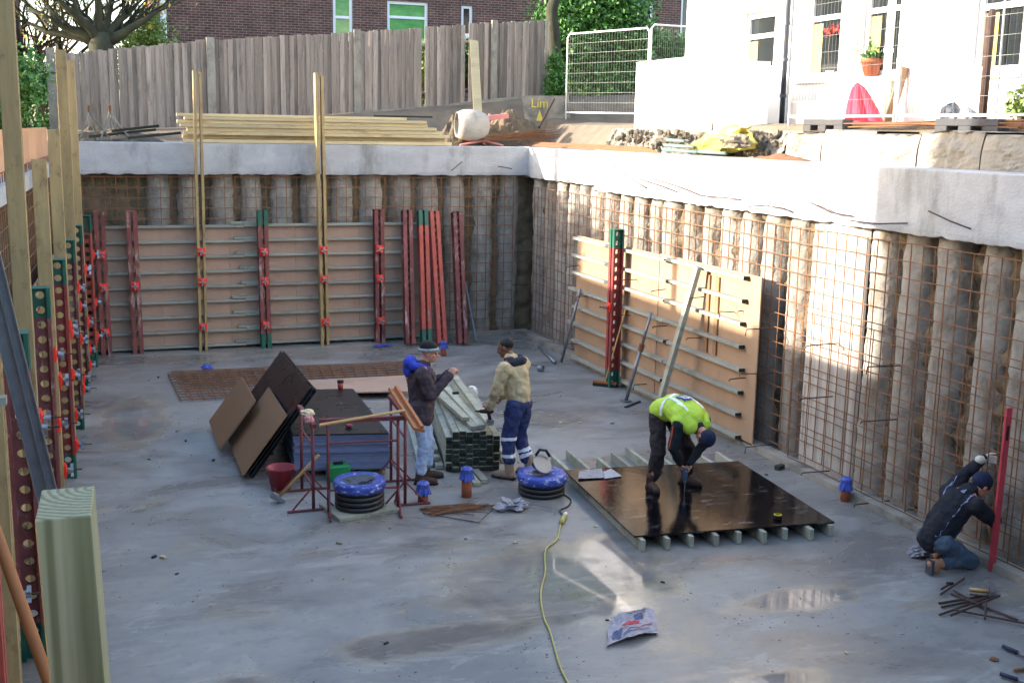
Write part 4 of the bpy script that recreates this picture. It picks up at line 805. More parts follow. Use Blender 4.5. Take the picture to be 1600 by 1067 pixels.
# ================================================================== TRESTLES AND LOOSE GEAR
def trestle(label, a, c, h):
    t = thing('trestle', label, 'trestle', (V(a) + V(c)) / 2, 'maroon steel trestles'); a, c = V(a), V(c); a.z = c.z = 0; d = (c - a).normalized(); n_ = V((-d.y, d.x, 0)); r_ = .019
    b = MB(); b.bar(a - d * .1 + V((0, 0, h)), c + d * .1 + V((0, 0, h)), .05, .045); b.build('top_rail', 'trestle', t)
    b = MB(); b.tube([a + V((0, 0, h * .76)), c + V((0, 0, h * .76))], .014, 8); b.build('cross_rail', 'trestle', t); b = MB(); b.tube([a + V((0, 0, .28)), c + V((0, 0, .28))], .014, 8); b.build('cross_rail', 'trestle', t)
    for p in (a, c):
        b = MB(); b.tube([p + V((0, 0, .03)), p + V((0, 0, h - .02))], r_, 8); b.build('leg', 'trestle', t, True); b = MB(); b.tube([p - n_ * .3 + V((0, 0, .016)), p + n_ * .3 + V((0, 0, .016))], .015, 8)
        for s in (-1, 1): b.tube([p + n_ * s * .24 + V((0, 0, .03)), p + V((0, 0, .3))], .011, 6)
        b.build('foot', 'trestle', t)
trestle('maroon trestle at the left of the group running into depth', G(472, 767), G(490, 798), 1.03)
trestle('maroon trestle facing the camera in front of the plywood stack', G(514, 803), G(622, 797), 1.1)
trestle('maroon trestle at the right of the group beside the brown jacket man', G(611, 753), G(633, 790), 1.08)
# float with long wooden head resting across the trestles
t = thing('wooden_float', 'wooden float with long handle laid across the trestles', 'float', (2.9, 12.4, 1.13)); a, c = G(499, 664, 1.16), G(633, 641, 1.25); b = MB(); b.tube([a, c], .017, 8); b.build('handle', 'wood_handle', t)
a, c = G(615, 609, 1.30), G(655, 672, 1.14); b = MB(); b.bar(a, c, .13, .03, (.3, 0, 1)); b.build('head', 'wood_brown', t); b = MB(); b.bar(a + V((.03, 0, .03)), c + V((.03, 0, .03)), .04, .035, (.3, 0, 1)); b.build('spine', 'wood_brown', t)
p = G(481, 652, 1.05); b = MB(); b.add([], []); 
def crumple(c, r, seed, m, name, label, cat, sub=3, amp=.5, flat=1.0):
    b = MB(); b.lathe([(max(.001, math.cos(a)), math.sin(a)) for a in [R(-88) + R(176) * i / 12 for i in range(13)]], (0, 0, 0), 20); c = V(c)
    for i, p in enumerate(b.v):
        q = V(p); k_ = 1 + amp * NZ.noise(q * 1.7 + V((seed, 0, 0))) + amp * .5 * NZ.noise(q * 4.3 + V((0, seed, 0))) + amp * .3 * NZ.noise(q * 9 + V((0, 0, seed))); q = q * k_; z = max(-.95, q.z); b.v[i] = tuple(c + V((q.x * r[0], q.y * r[1], (z + .95) * r[2])))
    return tag(b.build(name, m), label, cat)
mat('cloth_cream', '#cfc4a0', .9, .15, 9, bump=.2); mat('cloth_pink', '#c98d8d', .9, .2, 9, bump=.2)
crumple(G(480, 649, 1.06), (.085, .07, .035), 3, 'cloth_cream', 'glove', 'cream work glove draped on the left trestle end', 'glove')
crumple(G(483, 662, 1.03), (.05, .05, .05), 7, 'cloth_pink', 'glove', 'pinkish work glove hanging below the cream one', 'glove')
# sledgehammer, bucket
t = thing('sledgehammer', 'sledgehammer with pale handle leaning beside the red bucket', 'hammer', G(434, 777)); a, c = G(434, 778, .06), G(498, 711, .62); b = MB(); b.tube([a, c], .019, 10); b.build('handle', 'wood_handle', t, True); n_ = (c - a).normalized().cross(V((0, 1, 0))).normalized(); b = MB(); b.bar(a - n_ * .09, a + n_ * .09, .075, .075, (0, 1, 0)); bevel(b.build('head', 'steel_grey', t), .014, 2)
p = G(439, 765); t = thing('bucket', 'red paint stained bucket on the floor beside the leaning sheets', 'bucket', p); b = MB(); b.lathe([(.115, 0), (.165, .27), (.175, .275), (.175, .29), (.158, .285), (.11, .03), (.001, .03)], p + V((0, 0, .002)), 24); b.build('bucket_body', 'red_plastic', t, True); b = MB(); b.tube([p + V((.17 * math.cos(a), .17 * math.sin(a) - .02 * 0, .27 - .12 * abs(math.sin(a)))) for a in [PI * i / 10 for i in range(11)]], .005, 5); b.build('bucket_handle', 'zinc', t)
# manhole chambers with blue wrapped tops
def manhole(label, c, n_rings, board=True):
    t = thing('manhole_chamber', label, 'manhole', c, 'black chambers with blue covers'); c = V(c); z = .05 if board else .004
    if board: b = MB(); b.box(c + V((0, 0, .024)), (.75, .62, .04), Matrix.Rotation(.2, 3, 'Z')); b.build('base_board', 'timber_green', t)
    for i in range(n_rings):
        b = MB(); b.lathe([(.25, z + .001), (.285, z + .012), (.285, z + .045), (.25, z + .058)], c, 28); b.build('ring', 'black_plastic', t, True); z += .06
    b = MB()
    for k_ in range(1): b.lathe([(.29, z - .03), (.305, z + .0), (.305, z + .06), (.28, z + .085), (.2, z + .07), (.1, z + .05), (.001, z + .045)], c, 32, None, True, .045, 7)
    b.build('blue_cover', 'blue_print', t, True)
    for i in range(0):
        a = 2 * PI * i / 17; p = c + V((math.cos(a) * .308, math.sin(a) * .308, z + .035 + .008 * math.sin(i * 3))); b.box(p, (.012, .055 + .02 * math.sin(i * 2.3), .02), Matrix.Rotation(a, 3, 'Z'))
    return z
mc = G(562, 796); zt1 = manhole('black ringed chamber with blue cover under the front trestle', mc, 4)
crumple(mc + V((0, 0, zt1 + .04)), (.2, .16, .03), 12, 'pipe_dark', 'plastic_sheet', 'grey plastic heap on the blue chamber cover under the trestle', 'sheet')
md = G(846, 770); zt2 = manhole('black ringed chamber with blue cover beside the tan jacket man', md, 3, False)
for i, (px, py, lab) in enumerate(((534, 757, 'green plastic crate left behind the trestle chamber'), (583, 741, 'green plastic crate right behind the trestle chamber'))):
    p = G(px, py, 0); p = V((p.x, p.y + .22, 0)); t = thing('green_crate', lab, 'crate', p); b = MB(); b.span(p + V((-.14, -.1, .002)), p + V((.14, .1, .2))); bevel(b.build('crate_body', 'green_plastic', t), .02, 2); b = MB(); b.span(p + V((-.06, -.02, .2)), p + V((.06, .02, .23))); b.build('grip', 'black', t)
# circular saw
p = md + V((-.01, 0, zt2 + .09)); t = thing('circular_saw', 'circular saw resting on the blue chamber cover', 'saw', p); rot = Matrix.Rotation(R(20), 3, 'Z') @ Matrix.Rotation(R(48), 3, 'X'); b = MB(); b.lathe([(.125, -.012), (.13, -.006), (.13, .006), (.125, .012)], p + V((0, -.03, .1)), 28, rot); b.build('blade_guard', 'steel_grey', t); b = MB(); b.lathe([(.055, -.1), (.06, -.09), (.06, .02), (.04, .035)], p + V((.0, .05, .11)), 16, rot); b.build('motor', 'black', t, True); b = MB(); b.tube([p + V((-.07, .02, .2)), p + V((-.02, .02, .27)), p + V((.07, .03, .25)), p + V((.12, .03, .17))], .018, 8); b.build('handle', 'black', t, True); b = MB(); b.box(p + V((0, 0, .006)), (.3, .14, .008), Matrix.Rotation(R(20), 3, 'Z')); b.build('shoe', 'zinc', t)
# capped clay pipes
def clay_pipe(label, c, h, r_=.062, cap='blue_wrap'):
    t = thing('clay_pipe', label, 'pipe', c, 'capped drain pipes standing in the slab'); c = V(c); b = MB(); b.lathe([(r_, -.02), (r_, h), (r_ - .012, h), (r_ - .012, h - .05)], c, 20); b.build('pipe_body', 'clay', t, True)
    b = MB(); n = 24; pr = [(r_ + .035, h - .06), (r_ + .012, h - .02), (r_ + .014, h + .03), (r_ * .75, h + .055), (.001, h + .06)]; b.lathe(pr, c, n, None, False)
    for i in range(n): x_, y_, z_ = b.v[i]; k_ = 1 + .35 * NZ.noise(V((i * .9, c.x * 3, 1))); b.v[i] = (c.x + (x_ - c.x) * k_, c.y + (y_ - c.y) * k_, z_ - .035 * (1 + NZ.noise(V((i * 1.3, c.y, 5)))))
    for i in range(n, len(b.v)): x_, y_, z_ = b.v[i]; b.v[i] = (x_ + .008 * NZ.noise(V((i * .8, 3, 1))), y_ + .008 * NZ.noise(V((i * .7, 9, 1))), z_ + .012 * NZ.noise(V((i * .5, 1, 7))))
    b.build('blue_cap', cap, t); return t
clay_pipe('tall clay pipe with blue cap before the timber stack', G(729, 776), .32)
clay_pipe('short clay pipe with big blue cap behind the rusty bar bundle', G(661, 784), .2)
clay_pipe('clay pipe with blue cap beside the right wall', G(1320, 782), .24, .055)
clay_pipe('slim pipe with pale blue cap near the leaning soldiers', G(693, 556), .24, .055)
# rebar bundle, offcuts on the right
for i in range(26):
    u = i / 25; a = G(657 + rnd.uniform(-4, 22), 793 + 12 * u + rnd.uniform(-3, 3), .008 + .02 * rnd.random()); c = G(762 + rnd.uniform(-30, 12), 783 + 22 * (1 - u) * rnd.random() + 6 * u, .01 + .03 * rnd.random()); m_ = a.lerp(c, .5) + V((0, rnd.uniform(-.04, .04), .01)); b = MB(); b.tube([a, m_, c], .0055, 5); tag(b.build('rebar', 'rust'), 'thin rusty bar in the loose bundle on the floor', 'rebar', 'rusty bars of the loose bundle')
b = MB(); b.tube([G(660, 801, .012), G(748, 816, .012), G(774, 791, .012), G(700, 789, .03)], .006, 5); tag(b.build('rebar_link', 'rust_dark'), 'bent rectangular link lying before the rusty bar bundle', 'rebar')
for i, (a, c) in enumerate((((1467, 942), (1545, 929)), ((1471, 948), (1560, 930)), ((1486, 927), (1590, 968)), ((1468, 960), (1540, 934)), ((1490, 922), (1540, 950)), ((1470, 928), (1507, 903)), ((1490, 952), (1600, 973)), ((1515, 928), (1543, 931)), ((1539, 966), (1541, 938)), ((1486, 961), (1562, 930)), ((1471, 920), (1482, 913)))):
    b = MB(); b.tube([G(*a, .012 + .004 * i), G(*c, .014 + .004 * i)], .011, 6); tag(b.build('rebar_offcut', 'rust_dark'), 'short dark bar in the scatter of offcuts near the crouching man', 'rebar', 'bar offcuts near the crouching man')
t = thing('hammer', 'small hammer lying beside the bar offcuts', 'hammer', G(1530, 922)); b = MB(); b.tube([G(1515, 920, .02), G(1545, 923, .02)], .018, 8); b.build('handle', 'wood_handle', t, True); b = MB(); b.bar(G(1548, 915, .03), G(1551, 928, .03), .04, .04); b.build('head', 'steel_grey', t)
for i, (a, c, d) in enumerate((((1567, 1009), (1590, 1019), (1612, 1028)), ((1563, 1052), (1590, 1061), (1612, 1070)))):
    t = thing('bolt_cropper_handle', ('upper', 'lower')[i] + ' dark blue tool handle at the right bottom corner', 'tool', G(*a)); b = MB(); b.tube([G(*a, .03), G(*c, .03)], .019, 8); mat('navy_grip', '#1c2647', .5, .1, 5, bump=0); b.build('grip', 'navy_grip', t, True); b = MB(); b.tube([G(*c, .03), G(*d, .03)], .012, 8); b.build('shaft', 'steel_grey', t, True)
b = MB(); b.tube([G(1585, 1047, .02), G(1610, 1043, .02)], .014, 6); tag(b.build('short_bar', 'rust'), 'reddish bar between the two blue tool handles', 'rebar')
crumple(G(1553, 1031), (.035, .03, .012), 8, 'rust', 'rusty_scrap', 'small rusty scrap left of the blue tool handles', 'scrap')
# litter
mat('clear_plastic', '#84848e', .25, .2, 12, bump=.4, spots=('#c0c0c8', 10, .58, .68)); mat('news', '#9d98a2', .6, .12, 6, bump=.15, spots=('#8b6a78', 9, .56, .66))
crumple(G(800, 795), (.17, .12, .055), 5, 'clear_plastic', 'plastic_film', 'crumpled clear film right of the rusty bar bundle', 'film', amp=.9)
crumple(G(1437, 868), (.12, .09, .055), 9, 'clear_plastic', 'plastic_bag', 'crumpled clear bag behind the crouching man', 'bag', amp=.8)
crumple(G(323, 578), (.1, .08, .055), 15, 'blue_wrap', 'blue_scrap', 'blue plastic scrap beside the floor mesh', 'scrap', amp=.5)
crumple(G(598, 541), (.17, .1, .02), 16, 'blue_wrap', 'blue_scrap', 'flat blue plastic scrap at the foot of the back formwork', 'scrap', amp=.6)
crumple(G(782, 579), (.07, .05, .04), 17, 'steel_grey', 'metal_scrap', 'small metal fitting on the floor left of the tan jacket man', 'scrap', amp=.6)
t = thing('newspaper', 'crumpled newspaper sheet lying on the wet floor in front', 'newspaper', G(985, 985)); q = [G(*a) for a in ((955, 968), (1022, 955), (1029, 992), (947, 1013))]
def nf(u, v): w_ = (q[0] * (1 - u) + q[1] * u) * (1 - v) + (q[3] * (1 - u) + q[2] * u) * v; return (w_.x + .03 * NZ.noise(V((u * 3, v * 3, 1))), w_.y + .05 * NZ.noise(V((u * 3, v * 3, 6))), .006 + .035 * (1 + NZ.noise(V((u * 4, v * 4, 2)))) * (.4 + math.sin(PI * u)) + .02 * abs(NZ.noise(V((u * 9, v * 9, 5)))))
MB().sheet(nf, 30, 24).build('sheet', 'news', t, False)
mat('ink_red', '#b5384a', .6, .2, 30, bump=0); mat('ink_blue', '#4a5478', .6, .3, 60, bump=0)
def strip(u0, u1, v0, v1, m): MB().sheet(lambda u, v: V(nf(u0 + (u1 - u0) * u, v0 + (v1 - v0) * v)) + V((0, 0, .004)), 12, 4).build('print', m, t)
strip(.25, .6, .45, .58, 'ink_red'); strip(.45, .9, .7, .74, 'ink_red'); strip(.1, .3, .65, .9, 'ink_blue'); strip(.5, .75, .22, .4, 'ink_blue')
for vv in (.1, .16, .82, .88): strip(.35, .85, vv, vv + .02, 'ink_blue')
# cables
def smoothpts(pts, k=6):
    out = []; n = len(pts)
    for i in range(n - 1):
        p0, p1, p2, p3 = pts[max(i - 1, 0)], pts[i], pts[i + 1], pts[min(i + 2, n - 1)]
        for j in range(k):
            s = j / k; out.append(.5 * ((2 * p1) + (-p0 + p2) * s + (2 * p0 - 5 * p1 + 4 * p2 - p3) * s * s + (-p0 + 3 * p1 - 3 * p2 + p3) * s ** 3))
    return out + [pts[-1]]
b = MB(); b.tube(smoothpts([G(x_, y_, .012) for x_, y_ in ((876, 815), (873, 833), (868, 845), (855, 855), (851, 868), (852, 893), (846, 918), (845, 935), (850, 965), (859, 985), (866, 1010), (875, 1040), (888, 1067), (900, 1085))]), .010, 6); tag(b.build('extension_cable', 'yellow_cable', None, True), 'yellow extension cable winding across the wet floor', 'cable')
b = MB(); b.tube(smoothpts([G(x_, y_, .011) for x_, y_ in ((862, 762), (879, 765), (881, 772), (892, 780), (888, 790), (875, 797), (881, 806))]), .008, 6); tag(b.build('saw_cable', 'black', None, True), 'black cable running from the circular saw to the plug', 'cable')
t = thing('plug_connector', 'pale yellow plug connector joining the two cables', 'plug', G(881, 811)); b = MB(); b.tube([G(877, 816, .03), G(882, 806, .03)], .03, 10); b.build('socket', 'yellow_cable', t, True); b = MB(); b.tube([G(882, 806, .03), G(884, 802, .03)], .024, 10); b.build('plug', 'white_plastic', t, True)
rg = random.Random(4)
for i in range(60):
    p = V((rg.uniform(.3, 8.1), rg.uniform(7.5, 21.5), .002)); b = MB(); s = rg.uniform(.012, .035); b.box(p + V((0, 0, s * .3)), (s * 2, s, s * .6), Matrix.Rotation(rg.uniform(0, 3), 3, 'Z')); tag(b.build('debris_chip', rg.choice(('timber_dark', 'black', 'concrete', 'timber_pale'))), 'tiny chip of debris scattered on the pit floor', 'debris', 'debris chips on the floor')

b = MB(); rg = random.Random(77)
for i in range(1700):
    x_, y_ = rg.uniform(-.2, 8.3), 7.4 + 14.5 * rg.random() ** 1.5; 
    if NZ.noise(V((x_ * .8, y_ * .8, 4))) < -.05: continue
    if 5.0 < x_ < 8.0 and 10.2 < y_ < 13.3: continue
    s_ = rg.uniform(.003, .009); b.box((x_, y_, s_ * .4), (s_ * rg.uniform(1, 2.5), s_ * rg.uniform(1, 2), s_ * .8), Matrix.Rotation(rg.uniform(0, 3), 3, 'Z'))
tag(b.build('grit', 'concrete'), 'fine grit and crumbs scattered over the wet floor', 'grit', None, 'stuff')
# ================================================================== ON TOP OF THE BACK WALL
def beams(label, px0, px1, py, y, h, wd, m='timber_pale', grp='long timbers piled on the back beam'):
    a, c = AY(px0, py, y), AY(px1, py + (px1 - px0) * .018 * .6, y); b = MB(); z = (a.z + c.z) / 2; b.bar((a.x, y, z), (c.x, y + rnd.uniform(-.03, .03), z + rnd.uniform(-.01, .01)), wd, h); return tag(bevel(b.build('long_timber', m), .004), label, 'timber', grp)
z = 3.99
rows = ((284, 700, 23.16, .075), (287, 692, 23.3, .075), (285, 698, 23.1, .07), (290, 690, 23.2, .075), (284, 683, 23.14, .07), (276, 668, 23.22, .07), (286, 660, 23.18, .065), (277, 640, 23.3, .06))
for i, (a_, c_, y_, h_) in enumerate(rows):
    for j, dy in enumerate((0, .19, .38)):
        xa, xc = AY(a_ + rnd.uniform(-3, 3) + j * 4, 200, y_).x, AY(c_ + rnd.uniform(-6, 6) - j * 9, 200, y_).x; b = MB(); y2 = y_ + dy
        b.bar((xa, y2, z + h_ / 2), (xc, y2 + rnd.uniform(-.015, .015), z + h_ / 2), .17, h_ - .006); tag(bevel(b.build('long_timber', 'timber_pale'), .004), ('front', 'middle', 'rear')[j] + ' long timber in layer %s from the bottom of the pile on the back beam' % NUM[i], 'timber', 'long timbers piled on the back beam')
    z += h_
b = MB(); a, c = AY(587, 183, 23.05), AY(680, 186, 23.05); b.bar((a.x, 23.3, z + .02), (c.x, 23.3, z + .02), .09, .035); tag(b.build('dark_board', 'timber_dark'), 'dark board on top of the long timber pile', 'board')
# tripods from steel props and scrap at the left
for i, (px, py) in enumerate(((139, 165), (171, 165))):
    p = AY(px, py, 23.6); t = thing('prop_tripod', ('left', 'right')[i] + ' rusty tripod stand on the beam before the fence', 'tripod', (p.x, 23.6, 3.98)); b = MB(); b.tube([p, p - V((0, 0, .12))], .028, 8); b.build('collar', 'rust', t)
    for dx, dy in ((-.2, -.15), (.38, -.1), (.14, .3)):
        b = MB(); q = V((p.x + dx, 23.6 + dy, 3.99)); b.tube([p - V((0, 0, .1)), p.lerp(q, .25) + V((0, 0, -.1)), q], .017, 6); b.build('leg', 'concrete', t, True)
for i, (a, c, m) in enumerate((((138, 214), (243, 203), 'timber_dark'), ((150, 218), (250, 210), 'fence'), ((175, 205), (248, 197), 'timber_dark'), ((200, 216), (282, 208), 'timber_dark'), ((130, 219), (200, 214), 'fence'))):
    b = MB(); p, q = AY(*a, 23.5), AY(*c, 23.7); b.bar(p, q, .07, .05); tag(b.build('scrap_timber', m), ('lowest dark', 'long grey', 'uppermost dark', 'right hand dark', 'left hand grey')[i] + ' scrap timber lying behind the tripods', 'timber', 'scrap timbers before the fence')
b = MB(); q = [AY(258, y_, 26.2) for y_ in ()]
# plank leaning against the fence, mixer
b = MB(); a, c = AY(741, 64, 26.3), AY(748, 205, 24.9); a.y = 26.34; b.bar(V((c.x, 24.9, hz(c.x, 24.9) + .02)), V((a.x, 26.33, a.z)), .2, .045, (0, 1, 0)); tag(b.build('scaffold_plank', 'timber_pale'), 'pale plank leaning upright on the fence behind the mixer', 'plank')
c0 = AY(738, 196, 23.75); t = thing('cement_mixer', 'tilted cement mixer with grey drum and pink stand', 'cement mixer', (c0.x, 23.75, 3.98))
rot = Matrix.Rotation(R(-80), 3, 'Y') @ Matrix.Rotation(R(0), 3, 'X'); ax = (rt * -1); ax.z = .02; ax.y -= .25; ax.normalize(); rr = ax.to_track_quat('Z', 'Y').to_matrix()
mat('drum', '#a8a196', .8, .15, 5, bump=.4, spots=('#7c766d', 6, .55, .7)); mat('salmon', '#c9807a', .7, .15, 6, bump=.1)
b = MB(); b.lathe([(r_ * 1.12, z_ * 1.12) for r_, z_ in ((.001, -.31), (.17, -.30), (.235, -.24), (.29, -.08), (.3, .05), (.285, .2), (.235, .31), (.225, .31), (.26, .18), (.26, .0), (.2, -.2), (.001, -.25))], c0, 28, rr, False); dr_ = b.build('drum', 'drum', t, True)
b = MB()
for s in (0, 1, 2): aa = s * 2.1; b.bar(c0 + rr @ V((.2 * math.cos(aa), .2 * math.sin(aa), .27)), c0 + rr @ V((.05 * math.cos(aa + 1), .05 * math.sin(aa + 1), -.1)), .03, .012)
b.build('paddle', 'rust', dr_)
b = MB(); q = c0 + V((.42, .1, -.02)); b.tube([q + V((0, 0, .27)), q, V((q.x - .12, q.y, 4.08)), V((q.x - .1, q.y, 4.0))], .028, 8); b.tube([V((q.x - .75, q.y - .3, 4.0)), V((q.x - .12, q.y, 4.1)), V((q.x + .2, q.y - .35, 4.0))], .025, 8); b.tube([V((q.x - .12, q.y, 4.1)), V((q.x - .1, q.y + .45, 4.0))], .025, 8); b.build('stand', 'salmon', t, True)
b = MB(); b.box(c0 + V((.55, .12, .18)), (.55, .28, .1), Matrix.Rotation(-.12, 3, 'Y')); b.build('motor_cover', 'salmon', t)
# dark soil heaps and broken wall
def heap(name, label, c, r, seed, m='soil', n=26, cat='heap'):
    def f(u, v):
        x_ = (u - .5) * 2; y_ = (v - .5) * 2; d = math.sqrt(x_ * x_ + y_ * y_); h = max(0, 1 - d ** 1.5); p = V((c[0] + x_ * r[0], c[1] + y_ * r[1], 0)); return (p.x, p.y, c[2] + h * r[2] * (1 + .4 * NZ.noise(p * 2.5 + V((seed, 0, 0)))) + h * .35 * r[2] * NZ.noise(p * 9) - .02)
    return tag(MB().sheet(f, n, n).build(name, m), label, cat)
p = AY(800, 190, 24.4); heap('soil_heap', 'dark heap of soil between the mixer and the graffiti wall', (p.x, 24.5, 3.95), (1.2, .8, .75), 3)
p = AY(710, 205, 24.2); heap('soil_heap', 'black soil heap at the right end of the timber pile', (p.x + .05, 24.3, 3.95), (.6, .5, .55), 6)
p = AY(170, 210, 24.2); heap('soil_heap', 'low rubbly heap in front of the fence on the left', (p.x, 24.4, 3.95), (1.2, .6, .3), 9)
a0, a1, a2, a3, a4 = [AY(x_, y_, 25.2) for x_, y_ in ((815, 150), (888, 150), (893, 192), (832, 207), (820, 186))]
b = MB(); f = [a0, a1, a2, a3, a4]; bk = [p + V((.1, .25, 0)) for p in f]; b.add(f + bk, [(4, 3, 2, 1, 0), (5, 6, 7, 8, 9)] + [(i, (i + 1) % 5, 5 + (i + 1) % 5, 5 + i) for i in range(5)])
t = thing('broken_wall', 'broken concrete wall piece with yellow painted letters', 'wall', (a3.x, 25.2, 4.2)); b.build('slab', 'concrete', t)
mat('yellow_paint', '#d8c65a', .8, .15, 20, bump=0)
def text_mesh(s, size):
    cu = bpy.data.curves.new('txt', 'FONT'); cu.body = s; cu.size = size; cu.extrude = .002; o = bpy.data.objects.new('txt', cu); col.objects.link(o); dg = bpy.context.evaluated_depsgraph_get(); me = bpy.data.meshes.new_from_object(o.evaluated_get(dg)); bpy.data.objects.remove(o); return me
me = text_mesh('Lim', .30); me.materials.clear(); me.materials.append(MATS['yellow_paint']); o = part(t, 'painted_letters', me); q = AY(829, 168, 25.18); o.location = q - ORG[t.name] + V((0, -.004, 0)); o.rotation_euler = (R(90), 0, 0)
b = MB(); q = [AY(x_, y_, 25.188) for x_, y_ in ((843, 172), (850, 192), (837, 192))]; b.add(q, [(0, 2, 1)]); b.build('painted_arrow', 'yellow_paint', t)
p, q = AY(866, 155, 25.0), AY(842, 200, 24.6); b = MB(); b.tube([p, q], .025, 6); tag(b.build('rusty_rod', 'rust_dark'), 'rusty rod leaning on the graffiti wall', 'rod')
for i in range(26):
    a = AY(760 + rnd.uniform(-8, 20), 212 + rnd.uniform(-2, 8), 23.6); c = AY(860 + rnd.uniform(-15, 15), 205 + rnd.uniform(-8, 14), 23.5); b = MB(); b.tube([a, c], .008, 5); tag(b.build('rebar', 'rust'), 'rusty bar in the fan of bars behind the corner beam', 'rebar', 'rusty bars at the back corner')
for i in range(7):
    a = AX(815 + i * 3, 229 + i * .6, 8.75 + i * .03); c = AX(1032 - i * 4, 238 + i * .3, 8.75 + i * .03); a.z = 4.01 + .012 * i; c.z = 4.015 + .012 * i; b = MB(); b.tube([a, c], .011, 5); tag(b.build('rebar', 'rust'), 'long rusty bar lying along the top of the right beam', 'rebar', 'rusty bars on the right beam')
# ================================================================== RIGHT TERRACE
# broken old slab edge: many stones
def stone_mesh(seed, m):
    b = MB(); b.lathe([(max(.001, math.cos(a)), math.sin(a)) for a in [R(-88), R(-35), R(30), R(88)]], (0, 0, 0), 6)
    for i, p in enumerate(b.v): q = V(p); b.v[i] = tuple(q * (1 + .8 * NZ.noise(q * 1.4 + V((seed * 5, 0, 0)))))
    return b.mesh('stone', m)
SM = [stone_mesh(i, 'rubble') for i in range(6)]
t = thing('rubble_edge', 'broken rubble edge of the old slab above the right beam', 'rubble', (9.3, 15, 4.0)); rg = random.Random(12)
MB().sheet(lambda u, v: (9.36 + .16 * v + .05 * NZ.noise(V((u * 60, v * 4, 1))) + .04 * NZ.noise(V((u * 150, v * 12, 4))) + .03 * NZ.noise(V((u * 400, v * 30, 7))), 14.5 + u * 6.2, 3.98 + v * .42 + .03 * NZ.noise(V((u * 40, v, 3)))), 260, 16).build('broken_face', 'concrete', t)
for i in range(290):
    y_ = rg.uniform(14.6, 20.6); p = V((9.28 + rg.uniform(0, .25), y_, 4.0 + rg.random() ** 1.4 * .36)); o = part(t, 'stone', SM[i % 6]); s = rg.uniform(.02, .08); o.scale = (s, s * rg.uniform(.8, 1.5), s * rg.uniform(.6, 1)); o.location = p - ORG[t.name]; o.rotation_euler = (rg.uniform(0, 6), rg.uniform(0, 6), rg.uniform(0, 6))
t2 = thing('old_slab', 'cracked pale concrete slab edge along the top of the right beam', 'slab', (9.5, 12, 4.0))
b = MB(); b.span((9.52, 14.2, 3.95), (10.9, 20.6, 4.40)); b.build('slab', 'concrete', t2)
ys = [14.15, 13.3, 12.2, 11.35, 10.3, 9.1, 7.6, 6.0]
for a, c in zip(ys, ys[1:]): 
    b = MB(); d = rnd.uniform(-.03, .03); b.sheet(lambda u, v: (9.22 + d * .4 + math.sin(PI * u) ** .5 * (.05 * NZ.noise(V((u * 4, v * 3, a))) + .03 * NZ.noise(V((u * 13, v * 8, a)))) + (v ** 3) * .06, a - .006 + (c - a + .012) * u, 4.0 + v * (.40 + .03 * math.sin(a * 3) + .03 * NZ.noise(V((u * 5, a, 1))))), 26, 12); b.sheet(lambda u, v: (9.26 + d * .4 + v * 1.5, a - .006 + (c - a + .012) * u, 4.40 + .03 * math.sin(a * 3) + .03 * NZ.noise(V((u * 5, a, 1))) + .02 * v * NZ.noise(V((u * 4, v * 6, a)))), 26, 6); b.build('slab_piece', 'concrete', t2)
# mesh fence panels
def heras(label, p0, p1, h, grp='site fence panels', blocks=True, nv=30, dz=.0):
    p0, p1 = V(p0), V(p1); t = thing('site_fence_panel', label, 'fence panel', (p0 + p1) / 2, grp); d = (p1 - p0).normalized(); L = (p1 - p0).length; U = V((0, 0, 1)); r_ = .02
    pts = [p0, p0 + U * (h - .08), p0 + U * h + d * .08, p1 + U * h - d * .08, p1 + U * (h - .08), p1]; b = MB(); b.tube(pts, r_, 8); b.tube([p0 + U * .16, p1 + U * .16], r_, 8); b.build('frame', 'white_plastic', t, True)
    b = MB()
    for i in range(1, nv): q = p0 + d * (L * i / nv); b.tube([q + U * .16, q + U * (h - .02)], .0018, 3, False)
    for i in range(1, 8): q = U * (.16 + (h - .16) * i / 8); b.tube([p0 + q, p1 + q], .003, 4, False)
    b.build('wire_mesh', 'mesh_wire', t); return t
def hb(px, py, dep): p = AD(px, py, dep); return p
q0, q1 = AD(884, 187, 26.6), AD(1011, 190, 24.2); q2 = AD(1082, 190, 24.9)
b_ = AD(884, 56, 26.6).z - q0.z
heras('galvanised mesh fence panel in front of the ivy bank', q0, q1 - (q1 - q0).normalized() * .03, b_)
heras('second mesh fence panel partly hidden by the white board', q1 + (q2 - q1).normalized() * .03, q2, AD(1011, 41, 24.2).z - q1.z, nv=22)
X_ = 10.05
yy2 = lambda px, py: AX(px, py, X_).y
heras('mesh fence panel before the flowerpot window of the white house', (X_, yy2(1232, 196), 4.46), (X_, yy2(1396, 196), 4.46), 2.0)
heras('mesh fence panel at the right edge before the white house', (X_ - .02, yy2(1402, 196), 4.46), (X_ - .02, yy2(1700, 196), 4.46), 2.0)
def block(label, px, py, L=.72):
    p = AX(px, py, 9.75); t = thing('concrete_block', label, 'concrete block', (p.x, p.y, 4.41), 'concrete fence feet'); b = MB(); c = V((p.x, p.y, 4.41)); d = V((.25, -1, 0)).normalized(); n_ = V((d.y, -d.x, 0))
    # block with two notches underneath, built as pieces along its length
    b.bar(c - d * L / 2 + V((0, 0, .12)), c + d * L / 2 + V((0, 0, .12)), .23, .085)
    for a, e in ((-.5, -.3), (-.12, .08), (.28, .5)): b.bar(c + d * L * a + V((0, 0, .04)), c + d * L * e + V((0, 0, .04)), .228, .082)
    bevel(b.build('notched_block', 'steel_block', t), .008); return t
mat('steel_block', '#4a4a4d', .9, .15, 6, bump=.4)
block('grey concrete fence foot left of the red cover', 1293, 203); block('grey concrete fence foot nearer the right edge', 1517, 207, .85)
